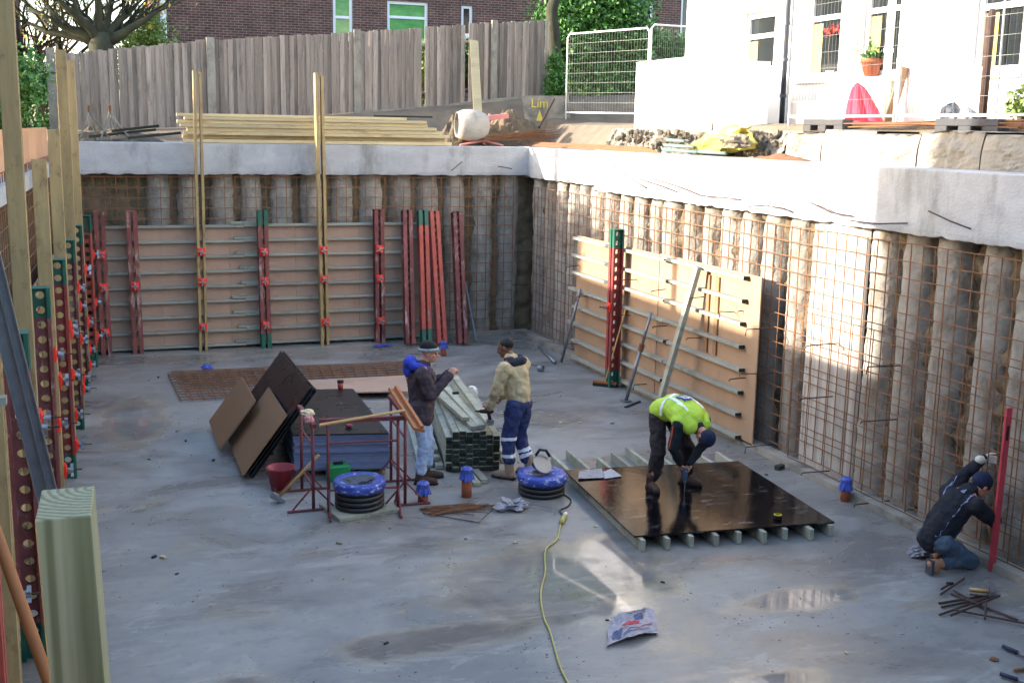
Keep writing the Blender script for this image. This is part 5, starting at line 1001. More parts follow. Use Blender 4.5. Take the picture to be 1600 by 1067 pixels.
# white board and ribbed polystyrene stack
a, c = AX(990, 203, 9.75), AX(1106, 206, 9.75); t = thing('white_board', 'big plain white insulation board standing on the slab edge', 'board', (9.75, (a.y + c.y) / 2, 4.4)); b = MB(); b.span((9.75, c.y, 4.405), (9.83, a.y, AX(1000, 97, 9.75).z)); bevel(b.build('board', 'white_foam', t), .02, 2)
t = thing('polystyrene_stack', 'ribbed white polystyrene void former beside the plain white board', 'insulation', (9.8, 16, 4.4)); e = AX(1152, 206, 9.75); b = MB(); b.span((9.86, e.y, 4.405), (10.3, c.y - .02, 5.5)); b.build('core', 'white_foam', t)
for i in range(4):
    for j in range(8):
        b = MB(); y0 = e.y + (c.y - .03 - e.y) * (i + .12) / 4; y1 = e.y + (c.y - .03 - e.y) * (i + .74) / 4; b.span((9.80, y0, 4.42 + j * .133), (9.858, y1, 4.42 + j * .133 + .1)); b.build('rib', 'white_foam', t)
# yellow tarp, tubes, red cover, pot, post
mat('tarp', '#b9a83e', .45, .2, 5, bump=.5, c2='#d8cc6a')
p0, p1 = AX(1085, 232, 9.2), AX(1192, 200, 9.5)
def tp(u, v): c = p0.lerp(p1, u); w_ = .12 + .24 * math.sin(PI * min(1, u * 1.05)) ; a = PI * v; return (c.x - math.cos(a) * w_ + .05 * NZ.noise(V((u * 6, v * 3, 1))), c.y + .06 * NZ.noise(V((u * 5, v * 4, 3))), 4.02 + (c.z - 4.15) * u + (.1 + .14 * u) * math.sin(a) * (1 + .5 * NZ.noise(V((u * 6, v * 4, 7)))) + .04 * NZ.noise(V((u * 16, v * 9, 2))))
tq = crumple((0, 0, 0), (.24, .95, .2), 5, 'tarp', 'yellow_tarp', 'crumpled yellow tarpaulin heaped on the slab edge', 'tarpaulin', amp=.55)
for vv in tq.data.vertices: k_ = max(0, min(1, .5 - vv.co.y)); vv.co.z *= .35 + .95 * k_; vv.co.x *= .5 + .6 * k_
tq.location = (9.16, (p0.y + p1.y) / 2 + .05, 4.05)
for i, (a, c) in enumerate((((1038, 227), (1085, 230)), ((1036, 234), (1090, 238)), ((1042, 219), (1070, 221)), ((1092, 237), (1135, 240)))):
    b = MB(); p, q = AX(*a, 9.0), AX(*c, 9.0); b.tube([p, q], .028, 10); mat('tube_green', '#5d7370', .6, .2, 6, bump=.15); tag(b.build('scaffold_tube', 'tube_green', None, True), ('upper middle', 'lowest left', 'short top', 'right hand')[i] + ' greenish scaffold tube lying beside the yellow tarpaulin', 'tube', 'scaffold tubes on the right beam')
crumple(AX(1150, 232, 8.95) * 1, (.18, .3, .1), 22, 'rubble', 'rubble_lump', 'grey lump of rubble under the yellow tarpaulin', 'rubble', amp=.5)
p = AX(1215, 242, 9.0); heap('sawdust_heap', 'low brown heap of spoil on the beam right of the tarpaulin', (9.05, p.y, 3.99), (.22, .9, .1), 31, 'rust', 18)
mat('red_cloth', '#c2304a', .7, .25, 6, bump=.3)
p = AX(1342, 195, 10.4); t = thing('red_cover', 'folded crimson cover standing behind the mesh fence', 'cover', (10.4, p.y, 4.5)); b = MB()
def rc(u, v): a = 2 * PI * u; r_ = .24 * (1 - v) ** .6 + .02; return (10.4 + math.cos(a) * r_ * (1 + .15 * math.sin(a * 7)), p.y - .12 + v * .22 + math.sin(a) * r_ * 1.1 * (1 + .15 * math.sin(a * 7)), 4.48 + v * .62)
b.sheet(rc, 42, 10); b.build('cloth', 'red_cloth', t)
b = MB(); p = AX(1260, 178, 10.75); b.span((10.7, yy2(1305, 178) + .6, 4.5), (10.9, yy2(1228, 178) + .9, 4.88)); mat('grey_sheet', '#b3b4b8', .7, .1, 5, bump=.1); tag(bevel(b.build('grey_box', 'grey_sheet'), .02), 'low grey box against the white house wall', 'box')
y_ = yy(1358, 110); t = thing('flowerpot', 'terracotta flowerpot on the third window sill of the white house', 'flowerpot', (11.24, y_, 5.245)); b = MB(); b.lathe([(.1, 0), (.15, .2), (.17, .2), (.17, .26), (.14, .26), (.12, .2)], (11.24, y_, 5.25), 20); b.build('pot', 'clay', t, True); leaves(260, lambda g_: (11.24 + g_.gauss(0, .06), y_ + g_.gauss(0, .07), 5.52 + abs(g_.gauss(0, .08))), .035, 6).build('foliage', 'hedge_leaf', t)
y_ = yy(1292, 58); t = thing('window_flowers', 'small red flowers in the second window of the white house', 'flowers', (11.3, y_, 5.9)); mat('petal', '#a3342f', .6, .3, 9, bump=0); leaves(70, lambda g_: (11.26 + g_.gauss(0, .02), y_ + g_.gauss(0, .14), 6.02 + g_.gauss(0, .04)), .035, 8).build('petals', 'petal', t); b = MB(); b.tube([(11.3, y_, 5.34), (11.28, y_ + .05, 5.7), (11.26, y_, 6.02)], .008, 5); b.build('stem', 'twig', t); b = MB(); b.lathe([(.05, 0), (.07, .12)], (11.3, y_, 5.262), 12); b.build('vase', 'white_plastic', t)
p = AX(1550, 15, 10.6); b = MB(); b.tube([(10.6, p.y, 4.4), (10.6, p.y, p.z - .1), (10.62, p.y, p.z)], [.055, .055, .04], 10); tag(b.build('old_steel_post', 'rust_dark', None, True), 'dark rusty round post before the last house window', 'post')
p = AX(1572, 15, 10.7); b = MB(); b.tube([(10.7, p.y, 4.4), (10.7, p.y + .05, 7)], .014, 8); tag(b.build('thin_pole', 'steel_grey'), 'thin grey pole beside the rusty round post', 'pole')
b = MB(); p = AX(1390, 150, 11.0); b.bar((10.95, p.y - .05, 4.45), (11.13, p.y - .12, 5.35), .16, .03, (0, 1, 0)); tag(b.build('leaning_board', 'ply_brown'), 'brown board leaning behind the white drainpipe', 'board')
for i in range(16):
    a = AX(1320 + rnd.uniform(-10, 15), 206 + rnd.uniform(-2, 2), 9.7 + rnd.uniform(0, .4)); c = AX(1620 + rnd.uniform(-40, 30), 196 + rnd.uniform(-4, 5), 10 + rnd.uniform(-.3, .3)); a.z = 4.46 + rnd.uniform(0, .06); c.z = 4.47 + rnd.uniform(0, .1); b = MB(); b.tube([a, a.lerp(c, .5) + V((0, 0, .02)), c], .009, 5); tag(b.build('rebar', 'rust'), 'long rusty bar stored behind the fence feet on the right', 'rebar', 'rusty bars behind the fence feet')
for i in range(12):
    a = AX(1545 + rnd.uniform(-10, 15), 190 + rnd.uniform(-3, 6), 9.9); c = AX(1660, 205 + rnd.uniform(-3, 8), 9.9); b = MB(); b.tube([a, c], .009, 5); tag(b.build('rebar', 'rust'), 'rusty bar in the bundle at the right picture edge', 'rebar', 'rusty bars at the right edge')
p = AX(1482, 163, 10.7); crumple((10.75, p.y, 4.45), (.1, .16, .19), 41, 'pipe_dark', 'dark_sack', 'dark round sack by the white wall, upper of two', 'sack', amp=.3)
p = AX(1518, 175, 10.6); crumple((10.55, p.y, 4.45), (.1, .16, .14), 43, 'steel_grey', 'grey_sack', 'grey round sack by the white wall, nearer the post', 'sack', amp=.3)
# ================================================================== PEOPLE
for nm, c, kw in (('jacket_brown', '#40343a', dict(rough=.9, scale=5, spots=('#5f5558', 9, .58, .75))), ('hood_blue', '#2b3fb0', dict(rough=.8)), ('jeans', '#8ea6c9', dict(rough=.9, c2='#b3c4dd', scale=3, spots=('#6f737a', 7, .58, .72))), ('boots_brown', '#4a332a', dict(rough=.8)), ('hat_black', '#17171c', dict(rough=1)), ('hat_grey', '#8d9597', dict(rough=1)),
                  ('jacket_tan', '#a3926f', dict(rough=.85, c2='#c4b28c', scale=3)), ('collar_navy', '#262936', dict(rough=.9)), ('trousers_navy', '#2b3560', dict(rough=.9, spots=('#565a6a', 6, .58, .75))), ('reflective', '#dfe3ee', dict(rough=.35)), ('boots_tan', '#97806c', dict(rough=.85)), ('hair', '#100d0c', dict(rough=.7)),
                  ('hivis', '#9fc62e', dict(rough=.7, c2='#bcdc4c')), ('sweater_dark', '#1d242c', dict(rough=.9)), ('trousers_dark', '#2e2629', dict(rough=.9, spots=('#70665f', 12, .62, .74))), ('patch_blue', '#2c3f78', dict(rough=.7)), ('orange_piping', '#c4512c', dict(rough=.8)),
                  ('jacket_navy', '#12141f', dict(rough=.85)), ('piping', '#7f87ad', dict(rough=.7)), ('jeans_grey', '#445566', dict(rough=.9, spots=('#6f6a62', 8, .58, .72))), ('boots_orange', '#a8795c', dict(rough=.85)), ('glove_white', '#cfc8bb', dict(rough=.9)), ('glove_red', '#b03038', dict(rough=.8)), ('staff_red', '#b8404c', dict(rough=.5)), ('eye', '#1a1412', dict(rough=.2))):
    kw.setdefault('scale', 8); mat(nm, c, bump=.12, bscale=60, **kw)
tex = bpy.data.textures.new('folds', 'CLOUDS'); tex.noise_scale = 0.09; tex.noise_depth = 3
def soft(o, voxel=.011, it=6, fold=0.0):
    m = o.modifiers.new('remesh', 'REMESH'); m.mode = 'VOXEL'; m.voxel_size = voxel; m.use_smooth_shade = True
    m = o.modifiers.new('smooth', 'SMOOTH'); m.iterations = it; m.factor = .5
    if fold: m = o.modifiers.new('folds', 'DISPLACE'); m.texture = tex; m.strength = fold; m.mid_level = .5; m.texture_coords = 'LOCAL'
    return o
class Fig:
    def __init__(s, name_label, base, fwd, J, group='construction workers'):
        s.b = V(base); s.f = V((fwd[0], fwd[1], 0)).normalized(); s.r = V((s.f.y, -s.f.x, 0)); s.J = {k: s.L(*v) for k, v in J.items()}
        s.t = thing('person', name_label, 'person', base, group)
    def L(s, r_, f_, u_): return s.b + s.r * r_ + s.f * f_ + V((0, 0, u_))
    def rot(s, up_, fwd):                           # matrix with columns: right, forward, up
        u = V(up_).normalized(); f = V(fwd); f = (f - u * f.dot(u)).normalized(); r_ = f.cross(u); return Matrix((r_, f, u)).transposed()
    def caps(s, mb, seq):
        for (a, ra, b_, rb) in seq: mb.capsule(s.J[a] if isinstance(a, str) else a, ra, s.J[b_] if isinstance(b_, str) else b_, rb, 14)
    def head(s, mb, c, up_, fwd):
        m = s.rot(up_, fwd); P = lambda x, y, z: c + m @ V((x, y, z))
        mb.ell(P(0, -.005, .03), (.074, .093, .095), m); mb.ell(P(0, .03, -.045), (.055, .065, .065), m); mb.ell(P(0, .06, -.085), (.03, .028, .022), m)
        mb.capsule(P(0, .092, .02), .009, P(0, .113, -.022), .014); mb.ell(P(0, .1, -.028), (.018, .014, .01), m)
        mb.ell(P(0, .088, -.055), (.026, .014, .007), m); mb.ell(P(0, .086, -.067), (.022, .014, .007), m); mb.ell(P(0, .083, .033), (.045, .014, .008), m)
        for sx in (-1, 1): mb.ell(P(sx * .076, -.01, -.005), (.012, .022, .034), m); mb.ell(P(sx * .042, .07, -.02), (.02, .018, .016), m)
        return m, P
    def hand(s, mb, wrist, d, nrm, thumb, curl=.5, k=1.0):
        """wrist point, finger direction, palm normal (the way fingers curl), thumb side"""
        d = V(d).normalized(); n_ = V(nrm); n_ = (n_ - d * n_.dot(d)).normalized(); t_ = d.cross(n_)
        if t_.dot(V(thumb)) < 0: t_ = -t_
        w_ = V(wrist); m = Matrix((t_, d, n_)).transposed(); mb.ell(w_ + d * .05 * k, (.041 * k, .052 * k, .016 * k), m)
        for i, (o, L) in enumerate(((.030, .070), (.011, .078), (-.010, .072), (-.029, .058))):
            p = w_ + d * .085 * k + t_ * o * k; a = .15 + curl * .4
            for j, fr_ in enumerate((.45, .32, .25)):
                dd = d * math.cos(a) + n_ * math.sin(a); q = p + dd * L * fr_ * k; mb.capsule(p, .0098 * k - .0012 * j, q, .0088 * k - .0012 * j, 8); p = q; a += curl
        p = w_ + d * .03 * k + t_ * .034 * k; a = t_ * .75 + d * .6 + n_ * .25 * (1 + curl)
        for j in range(3): q = p + a.normalized() * .03 * k; mb.capsule(p, .0125 * k - .0015 * j, q, .011 * k - .0015 * j, 8); p = q; a = a + d * .4 + n_ * .4 * curl - t_ * .3
    def boot(s, m, ank, toe, h=.16, k=1.0):
        ank, toe = V(ank), V(toe); d = (toe - ank); d.z = 0; d.normalize(); b = MB(); z = min(ank.z, toe.z); g = V((ank.x, ank.y, z))
        b.capsule(g + V((0, 0, .055)) - d * .035, .047 * k, g + d * .09 + V((0, 0, .052)), .05 * k); b.capsule(g + d * .09 + V((0, 0, .05)), .05 * k, g + d * .175 + V((0, 0, .04)), .042 * k); b.capsule(g + V((0, 0, .06)) - d * .02, .052 * k, g + V((0, 0, h)), .058 * k)
        for i, p in enumerate(b.v):
            if p[2] < z + .006: b.v[i] = (p[0], p[1], z + .006)
        o = soft(b.build('boot', m, s.t, True), .009, 4); b = MB(); b.add([], []); sd = V((-d.y, d.x, 0)); pr = [(-.085, -.035), (-.085, .035), (.0, .045), (.1, .052), (.19, .04), (.222, .0), (.19, -.04), (.1, -.052), (.0, -.045)]
        top = [g + d * x_ * k + sd * y_ * k + V((0, 0, .024)) for x_, y_ in pr]; bo = [p - V((0, 0, .022)) for p in top]; n = len(pr); b.add(top + bo, [tuple(range(n)), tuple(range(2 * n - 1, n - 1, -1))] + [(i, n + i, n + (i + 1) % n, (i + 1) % n) for i in range(n)]); b.build('sole', 'black', o); return o
    def body(s, m, head_c, up_, fwd, hands, torso):
        b = MB(); mt, P = s.head(b, head_c, up_, fwd); b.capsule(s.J['neck'], .058, P(0, -.02, -.05), .052)
        s.caps(b, torso); s.caps(b, [(a + 'L', ra, c + 'L', rb) for a, ra, c, rb in LIMB] + [(a + 'R', ra, c + 'R', rb) for a, ra, c, rb in LIMB])
        s.caps(b, [('shL', .05, 'neck', .055), ('shR', .05, 'neck', .055), ('hipL', .085, 'pelvis', .1), ('hipR', .085, 'pelvis', .1)])
        for h in hands: s.hand(b, *h)
        o = soft(b.build('body', m, s.t, True), .0062, 3)
        for sx in (-1, 1): e = MB(); e.ell(P(sx * .033, .083, .012), (.011, .007, .007), mt, 10); e.build('eye', 'eye', o, True)
        return mt, P, o
LIMB = [('sh', .05, 'el', .041), ('el', .041, 'wr', .029), ('hip', .082, 'knee', .056), ('knee', .058, 'ank', .038)]
def shell(fig, name, m, seq, voxel=.011, fold=.02, extra=None, it=6):
    b = MB(); fig.caps(b, seq)
    if extra: extra(b)
    return soft(b.build(name, m, fig.t, True), voxel, it, fold)
def band(fig, name, m, parent, ring, target, off=.006):
    """a strip given by two point rows, pulled onto the clothing below it"""
    b = MB(); n = len(ring[0]); b.add(ring[0] + ring[1], [(i, i + 1, n + i + 1, n + i) for i in range(n - 1)]); o = b.build(name, m, parent, True)
    sm = o.modifiers.new('sub', 'SUBSURF'); sm.subdivision_type = 'SIMPLE'; sm.levels = sm.render_levels = 2
    w_ = o.modifiers.new('wrap', 'SHRINKWRAP'); w_.target = target; w_.wrap_method = 'NEAREST_SURFACEPOINT'; w_.wrap_mode = 'ABOVE_SURFACE'; w_.offset = off; return o
RT = V((rt.x, rt.y, 0)).normalized(); FW = V((fw.x, fw.y, 0)).normalized()
# ---- man in dark jacket, facing right
base = G(659, 752); f = RT * 1.0 + FW * .12
F = Fig('man in dark brown jacket, blue hood and black beanie beside the timber stack', base, f, dict(
    pelvis=(0, -.02, .95), belly=(0, 0, 1.08), chest=(0, .0, 1.30), neck=(0, .02, 1.48), hipL=(-.1, -.01, .9), hipR=(.1, -.02, .9), kneeL=(-.12, .08, .5), kneeR=(.11, .03, .5), ankL=(-.12, .07, .09), ankR=(.12, -.02, .09), toeL=(-.14, .2, 0), toeR=(.14, .15, 0),
    shL=(-.2, .0, 1.42), shR=(.2, .0, 1.42), elL=(-.24, .16, 1.20), elR=(.25, .1, 1.16), wrL=(-.14, .36, 1.36), wrR=(.13, .33, 1.38)))
J = F.J; hc = F.L(0, .085, 1.635)
mt, P, bd = F.body('skin', hc, F.L(0, .12, 1) - F.b, F.L(.12, 1, -.12) - F.b, [(J['wrR'], F.L(-.1, .4, .5) - F.b, F.L(-.5, .4, .0) - F.b, F.L(.0, -.3, 1) - F.b, 1.1), (J['wrL'], F.L(.3, .5, .3) - F.b, F.L(.5, .2, 0) - F.b, F.L(0, -.3, 1) - F.b, 1.1)],
              [('pelvis', .12, 'belly', .12), ('belly', .125, 'chest', .14), ('chest', .13, 'neck', .07)])
shell(F, 'jacket', 'jacket_brown', [('pelvis', .165, 'belly', .168), ('belly', .168, 'chest', .185), ('chest', .17, 'neck', .09), ('shL', .092, 'chest', .14), ('shR', .092, 'chest', .14), ('shL', .09, 'elL', .076), ('shR', .09, 'elR', .076), ('elL', .074, 'wrL', .055), ('elR', .074, 'wrR', .055)], fold=.05, extra=lambda b: (b.capsule(F.L(-.07, -.02, .86), .17, F.L(.07, -.02, .86), .17), b.capsule(F.L(-.07, -.02, .95), .165, F.L(.07, -.02, .95), .165)))
shell(F, 'jeans', 'jeans', [('pelvis', .135, 'hipL', .11), ('pelvis', .135, 'hipR', .11), ('hipL', .108, 'kneeL', .082), ('hipR', .108, 'kneeR', .082), ('kneeL', .082, F.L(-.12, .065, .2), .078), ('kneeR', .082, F.L(.12, -.015, .2), .078)], fold=.05)
F.boot('boots_brown', J['ankL'] * 1 - V((0, 0, .09)), J['toeL'], .2); F.boot('boots_brown', J['ankR'] - V((0, 0, .09)), J['toeR'], .2)
b = MB(); b.ell(P(0, -.02, .075), (.095, .112, .085), mt); ht = soft(b.build('beanie', 'hat_black', F.t, True), .007, 4, .006)
b = MB(); b.tube([P(.092 * math.cos(a), -.015 + .11 * math.sin(a), .048 + .015 * math.sin(a)) for a in [2 * PI * i / 24 for i in range(25)]], .022, 8); b.build('beanie_band', 'hat_grey', ht, True)
shell(F, 'hood', 'hood_blue', [(F.L(-.11, -.08, 1.48), .06, F.L(-.05, -.15, 1.53), .07), (F.L(-.05, -.15, 1.53), .07, F.L(.05, -.15, 1.53), .07), (F.L(.05, -.15, 1.53), .07, F.L(.11, -.08, 1.48), .06), (F.L(-.11, -.06, 1.5), .045, F.L(-.08, .06, 1.46), .035), (F.L(.11, -.06, 1.5), .045, F.L(.08, .06, 1.46), .035), (F.L(0, -.16, 1.5), .08, F.L(0, -.17, 1.4), .06)], fold=.045)
# ---- man in tan jacket, turned away to the left
base = G(806, 745); f = RT * -.8 + FW * .6
F = Fig('man in tan jacket and navy trousers holding a drill beside the timber stack', base, f, dict(
    pelvis=(0, -.03, .98), belly=(0, .0, 1.12), chest=(0, .05, 1.34), neck=(0, .1, 1.51), hipL=(-.1, -.03, .94), hipR=(.1, -.03, .94), kneeL=(-.12, .04, .5), kneeR=(.12, .04, .5), ankL=(-.13, .02, .09), ankR=(.14, -.1, .09), toeL=(-.16, .17, 0), toeR=(.18, .1, 0),
    shL=(-.2, .06, 1.44), shR=(.2, .06, 1.44), elL=(-.27, .13, 1.16), elR=(.26, .15, 1.16), wrL=(-.22, .27, .92), wrR=(.16, .36, .98)))
J = F.J; hc = F.L(-.01, .19, 1.645)
mt, P, bd = F.body('skin_dark', hc, F.L(0, .35, 1) - F.b, F.L(-.35, 1, -.5) - F.b, [(J['wrL'], F.L(.1, .5, -.7) - F.b, F.L(.5, .2, .1) - F.b, F.L(0, .8, .6) - F.b, .9), (J['wrR'], F.L(-.2, .5, -.7) - F.b, F.L(-.5, .2, .1) - F.b, F.L(0, .8, .6) - F.b, .9)],
              [('pelvis', .12, 'belly', .12), ('belly', .125, 'chest', .14), ('chest', .13, 'neck', .07)])
jk = shell(F, 'jacket', 'jacket_tan', [(F.L(0, -.02, 1.02), .155, 'belly', .165), ('belly', .168, 'chest', .18), ('chest', .165, 'neck', .09), ('shL', .09, 'chest', .14), ('shR', .09, 'chest', .14), ('shL', .09, 'elL', .074), ('shR', .09, 'elR', .074), ('elL', .072, 'wrL', .052), ('elR', .072, 'wrR', .052)], fold=.055)
shell(F, 'collar', 'collar_navy', [(F.L(-.1, .0, 1.50), .055, F.L(0, -.05, 1.52), .06), (F.L(0, -.05, 1.52), .06, F.L(.1, .0, 1.50), .055), (F.L(-.09, .03, 1.54), .04, F.L(-.05, .15, 1.51), .035), (F.L(.09, .03, 1.54), .04, F.L(.05, .15, 1.51), .035)], fold=.015)
trs = shell(F, 'trousers', 'trousers_navy', [('pelvis', .145, 'hipL', .12), ('pelvis', .145, 'hipR', .12), ('hipL', .115, 'kneeL', .09), ('hipR', .115, 'kneeR', .09), ('kneeL', .09, F.L(-.13, .02, .26), .085), ('kneeR', .09, F.L(.14, -.06, .24), .085), (F.L(0, -.02, 1.04), .145, 'pelvis', .14)], fold=.05)
for (a, c, us) in (('kneeL', F.L(-.13, .02, .26), (-.12, .78)), ('kneeR', F.L(.14, -.06, .24), (.62, .86))):
    for u in us:
        A_, C2 = J[a], c; d = (C2 - A_); ctr = A_ + d * u; z_ = d.normalized(); x_ = z_.orthogonal().normalized(); y_ = z_.cross(x_); ring = [[ctr + z_ * s + (x_ * math.cos(k_) + y_ * math.sin(k_)) * .11 for k_ in [2 * PI * i / 20 for i in range(21)]] for s in (-.022, .022)]; band(F, 'reflective_band', 'reflective', trs, ring, trs, .005)
F.boot('boots_tan', J['ankL'] - V((0, 0, .09)), J['toeL'], .24, 1.1); F.boot('boots_tan', J['ankR'] - V((0, 0, .09)), J['toeR'], .24, 1.1)
b = MB(); b.ell(P(0, -.03, .055), (.085, .098, .085), mt); soft(b.build('hair', 'hair', F.t, True), .007, 2, .012)
for nm, s_ in (('wrL', 1), ('wrR', -1)):
    b = MB(); d = F.L(.1 * s_, .5, -.7) - F.b; F.hand(b, J[nm], d, F.L(.5 * s_, .2, .1) - F.b, F.L(0, .8, .6) - F.b, .9, 1.14); b.capsule(J[nm] - d.normalized() * .03, .044, J[nm] + d.normalized() * .02, .036); soft(b.build('glove', 'glove_red' if s_ > 0 else 'glove_white', F.t, True), .0065, 2)
p = J['wrL'] + (F.L(.1, .5, -.7) - F.b).normalized() * .09; t = thing('cordless_drill', 'dark cordless drill held by the man in the tan jacket', 'drill', p); b = MB(); b.capsule(p + RT * .06, .03, p - RT * .07, .026); b.tube([p - RT * .08, p - RT * .15], [.02, .008], 8); b.build('drill_body', 'black', t, True); b = MB(); b.capsule(p + RT * .02, .022, p + RT * .04 - V((0, 0, .1)), .022); b.build('grip', 'black', t, True); b = MB(); b.box(p + RT * .045 - V((0, 0, .13)), (.07, .09, .05)); b.build('battery', 'steel_grey', t)
# ---- man in yellow vest bending over the black panel
base = G(1055, 764, .152); f = RT * .55 - FW * .8
F = Fig('man in yellow reflective vest bending down on the black panel', base, f, dict(
    pelvis=(0, -.26, .88), belly=(0, -.1, .98), chest=(0, .16, .96), neck=(0, .33, .84), hipL=(-.11, -.24, .84), hipR=(.11, -.24, .84), kneeL=(-.23, -.06, .46), kneeR=(.21, -.1, .46), ankL=(-.26, -.1, .09), ankR=(.25, -.16, .09), toeL=(-.32, .06, 0), toeR=(.3, .0, 0),
    shL=(-.2, .22, .87), shR=(.2, .22, .87), elL=(-.23, .2, .58), elR=(.21, .16, .58), wrL=(-.07, .16, .36), wrR=(.06, .12, .36)))
J = F.J; hc = F.L(0, .45, .76)
mt, P, bd = F.body('skin', hc, F.L(0, .85, -.5) - F.b, F.L(0, -.45, -1) - F.b, [(J['wrL'], F.L(.35, .0, -.8) - F.b, F.L(.7, 0, .3) - F.b, F.L(0, .5, -.3) - F.b, .9), (J['wrR'], F.L(-.35, .05, -.8) - F.b, F.L(-.7, 0, .3) - F.b, F.L(0, .5, -.3) - F.b, .9)],
              [('pelvis', .12, 'belly', .12), ('belly', .125, 'chest', .14), ('chest', .13, 'neck', .07)])
shell(F, 'sweater', 'sweater_dark', [('belly', .14, 'chest', .15), ('chest', .14, 'neck', .085), ('shL', .085, 'chest', .13), ('shR', .085, 'chest', .13), ('shL', .08, 'elL', .066), ('shR', .08, 'elR', .066), ('elL', .064, 'wrL', .046), ('elR', .064, 'wrR', .046)], fold=.035)
vest = shell(F, 'reflective_vest', 'hivis', [(F.L(-.07, -.24, .93), .14, F.L(.07, -.24, .93), .14), (F.L(-.06, -.22, .94), .145, F.L(-.07, .0, 1.0), .148), (F.L(.06, -.22, .94), .145, F.L(.07, .0, 1.0), .148), (F.L(-.07, .0, 1.0), .148, F.L(-.09, .18, .94), .145), (F.L(.07, .0, 1.0), .148, F.L(.09, .18, .94), .145), (F.L(-.12, .2, .92), .12, F.L(-.1, .3, .86), .1), (F.L(.12, .2, .92), .12, F.L(.1, .3, .86), .1), (F.L(0, -.1, 1.0), .15, F.L(0, .1, 1.0), .15), (F.L(0, .1, 1.0), .15, F.L(0, .24, .93), .14), (F.L(-.16, .2, .9), .11, F.L(.16, .2, .9), .11)], fold=.02)
def row(fs, us, z=1.25): return [F.L(u, f_, z) for u in us for f_ in [fs]]
us = [-.3 + .6 * i / 12 for i in range(13)]
def arc(f_, w_=.0): return [F.L(.24 * math.sin(a), f_ + w_, .96 + .24 * math.cos(a)) for a in [R(-105) + R(210) * i / 16 for i in range(17)]]
band(F, 'reflective_band', 'reflective', vest, [arc(-.1), arc(-.05)], vest); 
for s in (-1, 1): band(F, 'reflective_band', 'reflective', vest, [[F.L(s * (.115 + k_), -.05 + .36 * i / 10, 1.2 - .1 * i / 10) for i in range(11)] for k_ in (0, .05)], vest)
pq = [[F.L(-.1 + .2 * i / 6, .01 + .19 * j / 5, 1.22 - .04 * j / 5) for i in range(7)] for j in range(6)]
b = MB(); b.add([p for r_ in pq for p in r_], [(j * 7 + i, j * 7 + i + 1, (j + 1) * 7 + i + 1, (j + 1) * 7 + i) for j in range(5) for i in range(6)])
def wrapped(mb, nm, m, off):
    o = mb.build(nm, m, vest, True); sm = o.modifiers.new('s', 'SUBSURF'); sm.subdivision_type = 'SIMPLE'; sm.levels = sm.render_levels = 2; w_ = o.modifiers.new('w', 'SHRINKWRAP'); w_.target = vest; w_.wrap_method = 'NEAREST_SURFACEPOINT'; w_.wrap_mode = 'ABOVE_SURFACE'; w_.offset = off; return o
wrapped(b, 'logo_patch', 'patch_blue', .008)
def stripq(u0, u1, f0, f1): b.sheet(lambda u, v: F.L(u0 + (u1 - u0) * u, f0 + (f1 - f0) * v, 1.2), 4, 4)
b = MB(); stripq(-.06, .06, .145, .158); stripq(-.06, .06, .045, .055); stripq(-.06, -.048, .06, .14); stripq(.048, .06, .06, .14); stripq(-.02, .03, .095, .105); stripq(-.02, -.008, .07, .13); wrapped(b, 'logo_print', 'reflective', .013)
shell(F, 'trousers', 'trousers_dark', [('pelvis', .14, 'hipL', .118), ('pelvis', .14, 'hipR', .118), ('hipL', .112, 'kneeL', .088), ('hipR', .112, 'kneeR', .088), ('kneeL', .088, F.L(-.265, -.09, .17), .075), ('kneeR', .088, F.L(.215, -.15, .17), .075), ('pelvis', .14, F.L(0, -.18, .94), .13)], fold=.05)
F.boot('boots_brown', J['ankL'] - V((0, 0, .09)), J['toeL'], .16); F.boot('boots_brown', J['ankR'] - V((0, 0, .09)), J['toeR'], .16)
mat('hat_navy', '#1b2340', rough=1, bump=.2, bscale=80)
b = MB(); b.ell(P(0, -.015, .05), (.093, .112, .1), mt); soft(b.build('beanie', 'hat_navy', F.t, True), .007, 4, .006)
for s, nm in ((-1, 'L'), (1, 'R')): band(F, 'orange_seam', 'orange_piping', F.t, [[J['sh' + nm].lerp(J['el' + nm], k_ / 8) + F.r * s * .1 + F.f * w_ for k_ in range(9)] for w_ in (-.008, .012)], [o for o in F.t.children if o.name.startswith('sweater')][0], .005)
p = F.L(0, .16, .24); t = thing('drill', 'blue grey power drill driven down into the black panel', 'drill', F.L(0, .16, 0)); b = MB(); b.capsule(p + V((0, 0, .05)), .036, p - V((0, 0, .06)), .03); mat('drill_blue', '#46597a', .45, .2, 6, bump=.05); b.build('drill_body', 'drill_blue', t, True); b = MB(); b.tube([p - V((0, 0, .07)), p - V((0, 0, .12))], [.022, .014], 10); b.build('chuck', 'zinc', t, True); b = MB(); b.tube([p - V((0, 0, .12)), F.L(0, .16, .004)], .007, 6); b.build('drill_bit', 'zinc', t)
b = MB(); b.capsule(p + V((0, 0, .03)), .02, p + F.f * -.1 + V((0, 0, .06)), .02); b.build('grip', 'black', t, True)
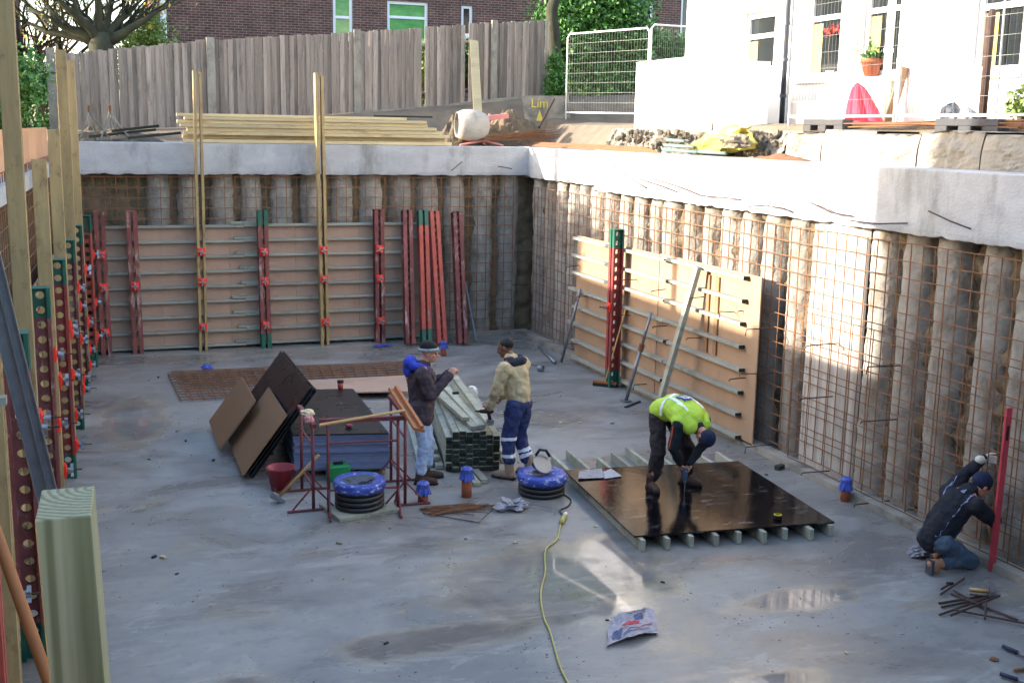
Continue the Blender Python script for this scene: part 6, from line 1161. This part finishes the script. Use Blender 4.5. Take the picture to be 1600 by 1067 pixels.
# ---- crouching man at the right wall
base = G(1500, 890); base = V((8.0, 8.95, 0)); f = RT * .8 + FW * .35
F = Fig('man in black track jacket crouching at the right wall with a red staff', base, f, dict(
    pelvis=(0, -.16, .33), belly=(0, -.06, .46), chest=(0, .14, .66), neck=(0, .28, .78), hipL=(-.1, -.12, .31), hipR=(.1, -.12, .31), kneeL=(-.17, .3, .36), kneeR=(.14, .26, .08), ankL=(-.16, .12, .09), ankR=(.12, -.14, .12), toeL=(-.18, .3, 0), toeR=(.13, -.02, 0),
    shL=(-.2, .2, .72), shR=(.2, .18, .70), elL=(-.16, .38, .92), elR=(.22, .42, .52), wrL=(-.12, .56, 1.06), wrR=(.08, .57, .46)))
J = F.J; hc = F.L(.02, .42, .83)
mt, P, bd = F.body('skin', hc, F.L(0, .55, .8) - F.b, F.L(.1, .8, -.6) - F.b, [], [('pelvis', .12, 'belly', .12), ('belly', .125, 'chest', .14), ('chest', .13, 'neck', .07)])
st0 = G(1549, 892); st1 = AX(1577, 637, st0.x - .02)
jk = shell(F, 'track_jacket', 'jacket_navy', [('pelvis', .15, 'belly', .155), ('belly', .16, 'chest', .175), ('chest', .165, 'neck', .095), ('shL', .092, 'chest', .14), ('shR', .092, 'chest', .14), ('shL', .088, 'elL', .072), ('shR', .088, 'elR', .072), ('elL', .07, 'wrL', .05), ('elR', .07, 'wrR', .05)], fold=.045)
for s in (-1, 1): band(F, 'piping', 'piping', jk, [[F.L(s * (.2 - .05 * i / 10) + k_, -.28 + .46 * i / 10, .42 + .45 * i / 10) for i in range(11)] for k_ in (0, .014)], jk, .005)
band(F, 'piping', 'piping', jk, [[F.L(-.17 + .34 * i / 10, .1 + k_, 1.0) for i in range(11)] for k_ in (0, .014)], jk, .005)
shell(F, 'jeans', 'jeans_grey', [('pelvis', .14, 'hipL', .118), ('pelvis', .14, 'hipR', .118), ('hipL', .112, 'kneeL', .085), ('hipR', .112, 'kneeR', .08), ('kneeL', .085, F.L(-.16, .13, .17), .072), ('kneeR', .08, F.L(.12, -.08, .11), .07)], fold=.045)
F.boot('boots_orange', J['ankL'] - V((0, 0, .09)), J['toeL'], .16)
b = MB(); a, c = J['ankR'], F.L(.12, -.19, .02); b.capsule(F.L(.12, -.12, .1), .05, F.L(.12, -.26, .12), .05); b.capsule(F.L(.12, -.24, .1), .048, F.L(.12, -.2, .05), .045); bo = soft(b.build('boot', 'boots_orange', F.t, True), .009, 4); b = MB(); b.box(F.L(.12, -.28, .09), (.09, .03, .15), F.rot((0, 0, 1), F.f)); b.build('sole', 'pipe_dark', bo)
b = MB(); b.ell(P(0, -.02, .05), (.097, .114, .1), mt); soft(b.build('beanie', 'hat_navy', F.t, True), .007, 4, .006)
for nm in ('L', 'R'):
    w_ = J['wr' + nm]; q = st0.lerp(st1, (w_.z - st0.z) / (st1.z - st0.z)); d = (q - w_).normalized() if (q - w_).length > .01 else F.f; b = MB(); F.hand(b, w_, F.f * .9 + F.r * (.25 if nm == 'L' else -.05), F.r * (1 if nm == 'L' else -1), V((0, 0, 1)), .8, 1.12); b.capsule(w_ - F.f * .05, .05, w_ + F.f * .02, .04); soft(b.build('glove', 'glove_white', F.t, True), .0065, 2)
hp = (J['wrL'] + F.f * .1 + F.r * .03); hq = J['wrR'] + F.f * .09
t = thing('levelling_staff', 'red levelling staff held upright against the right mesh', 'staff', st0); b = MB(); b.bar(st0 + V((0, 0, .01)), st1, .07, .025, (0, 1, 0)); b.build('staff', 'staff_red', t); b = MB(); u = st0.lerp(st1, .86); b.bar(u - V((0, .016, .09)), u + V((0, -.016, .06)), .03, .004, (0, 1, 0)); b.build('marking', 'black', t)
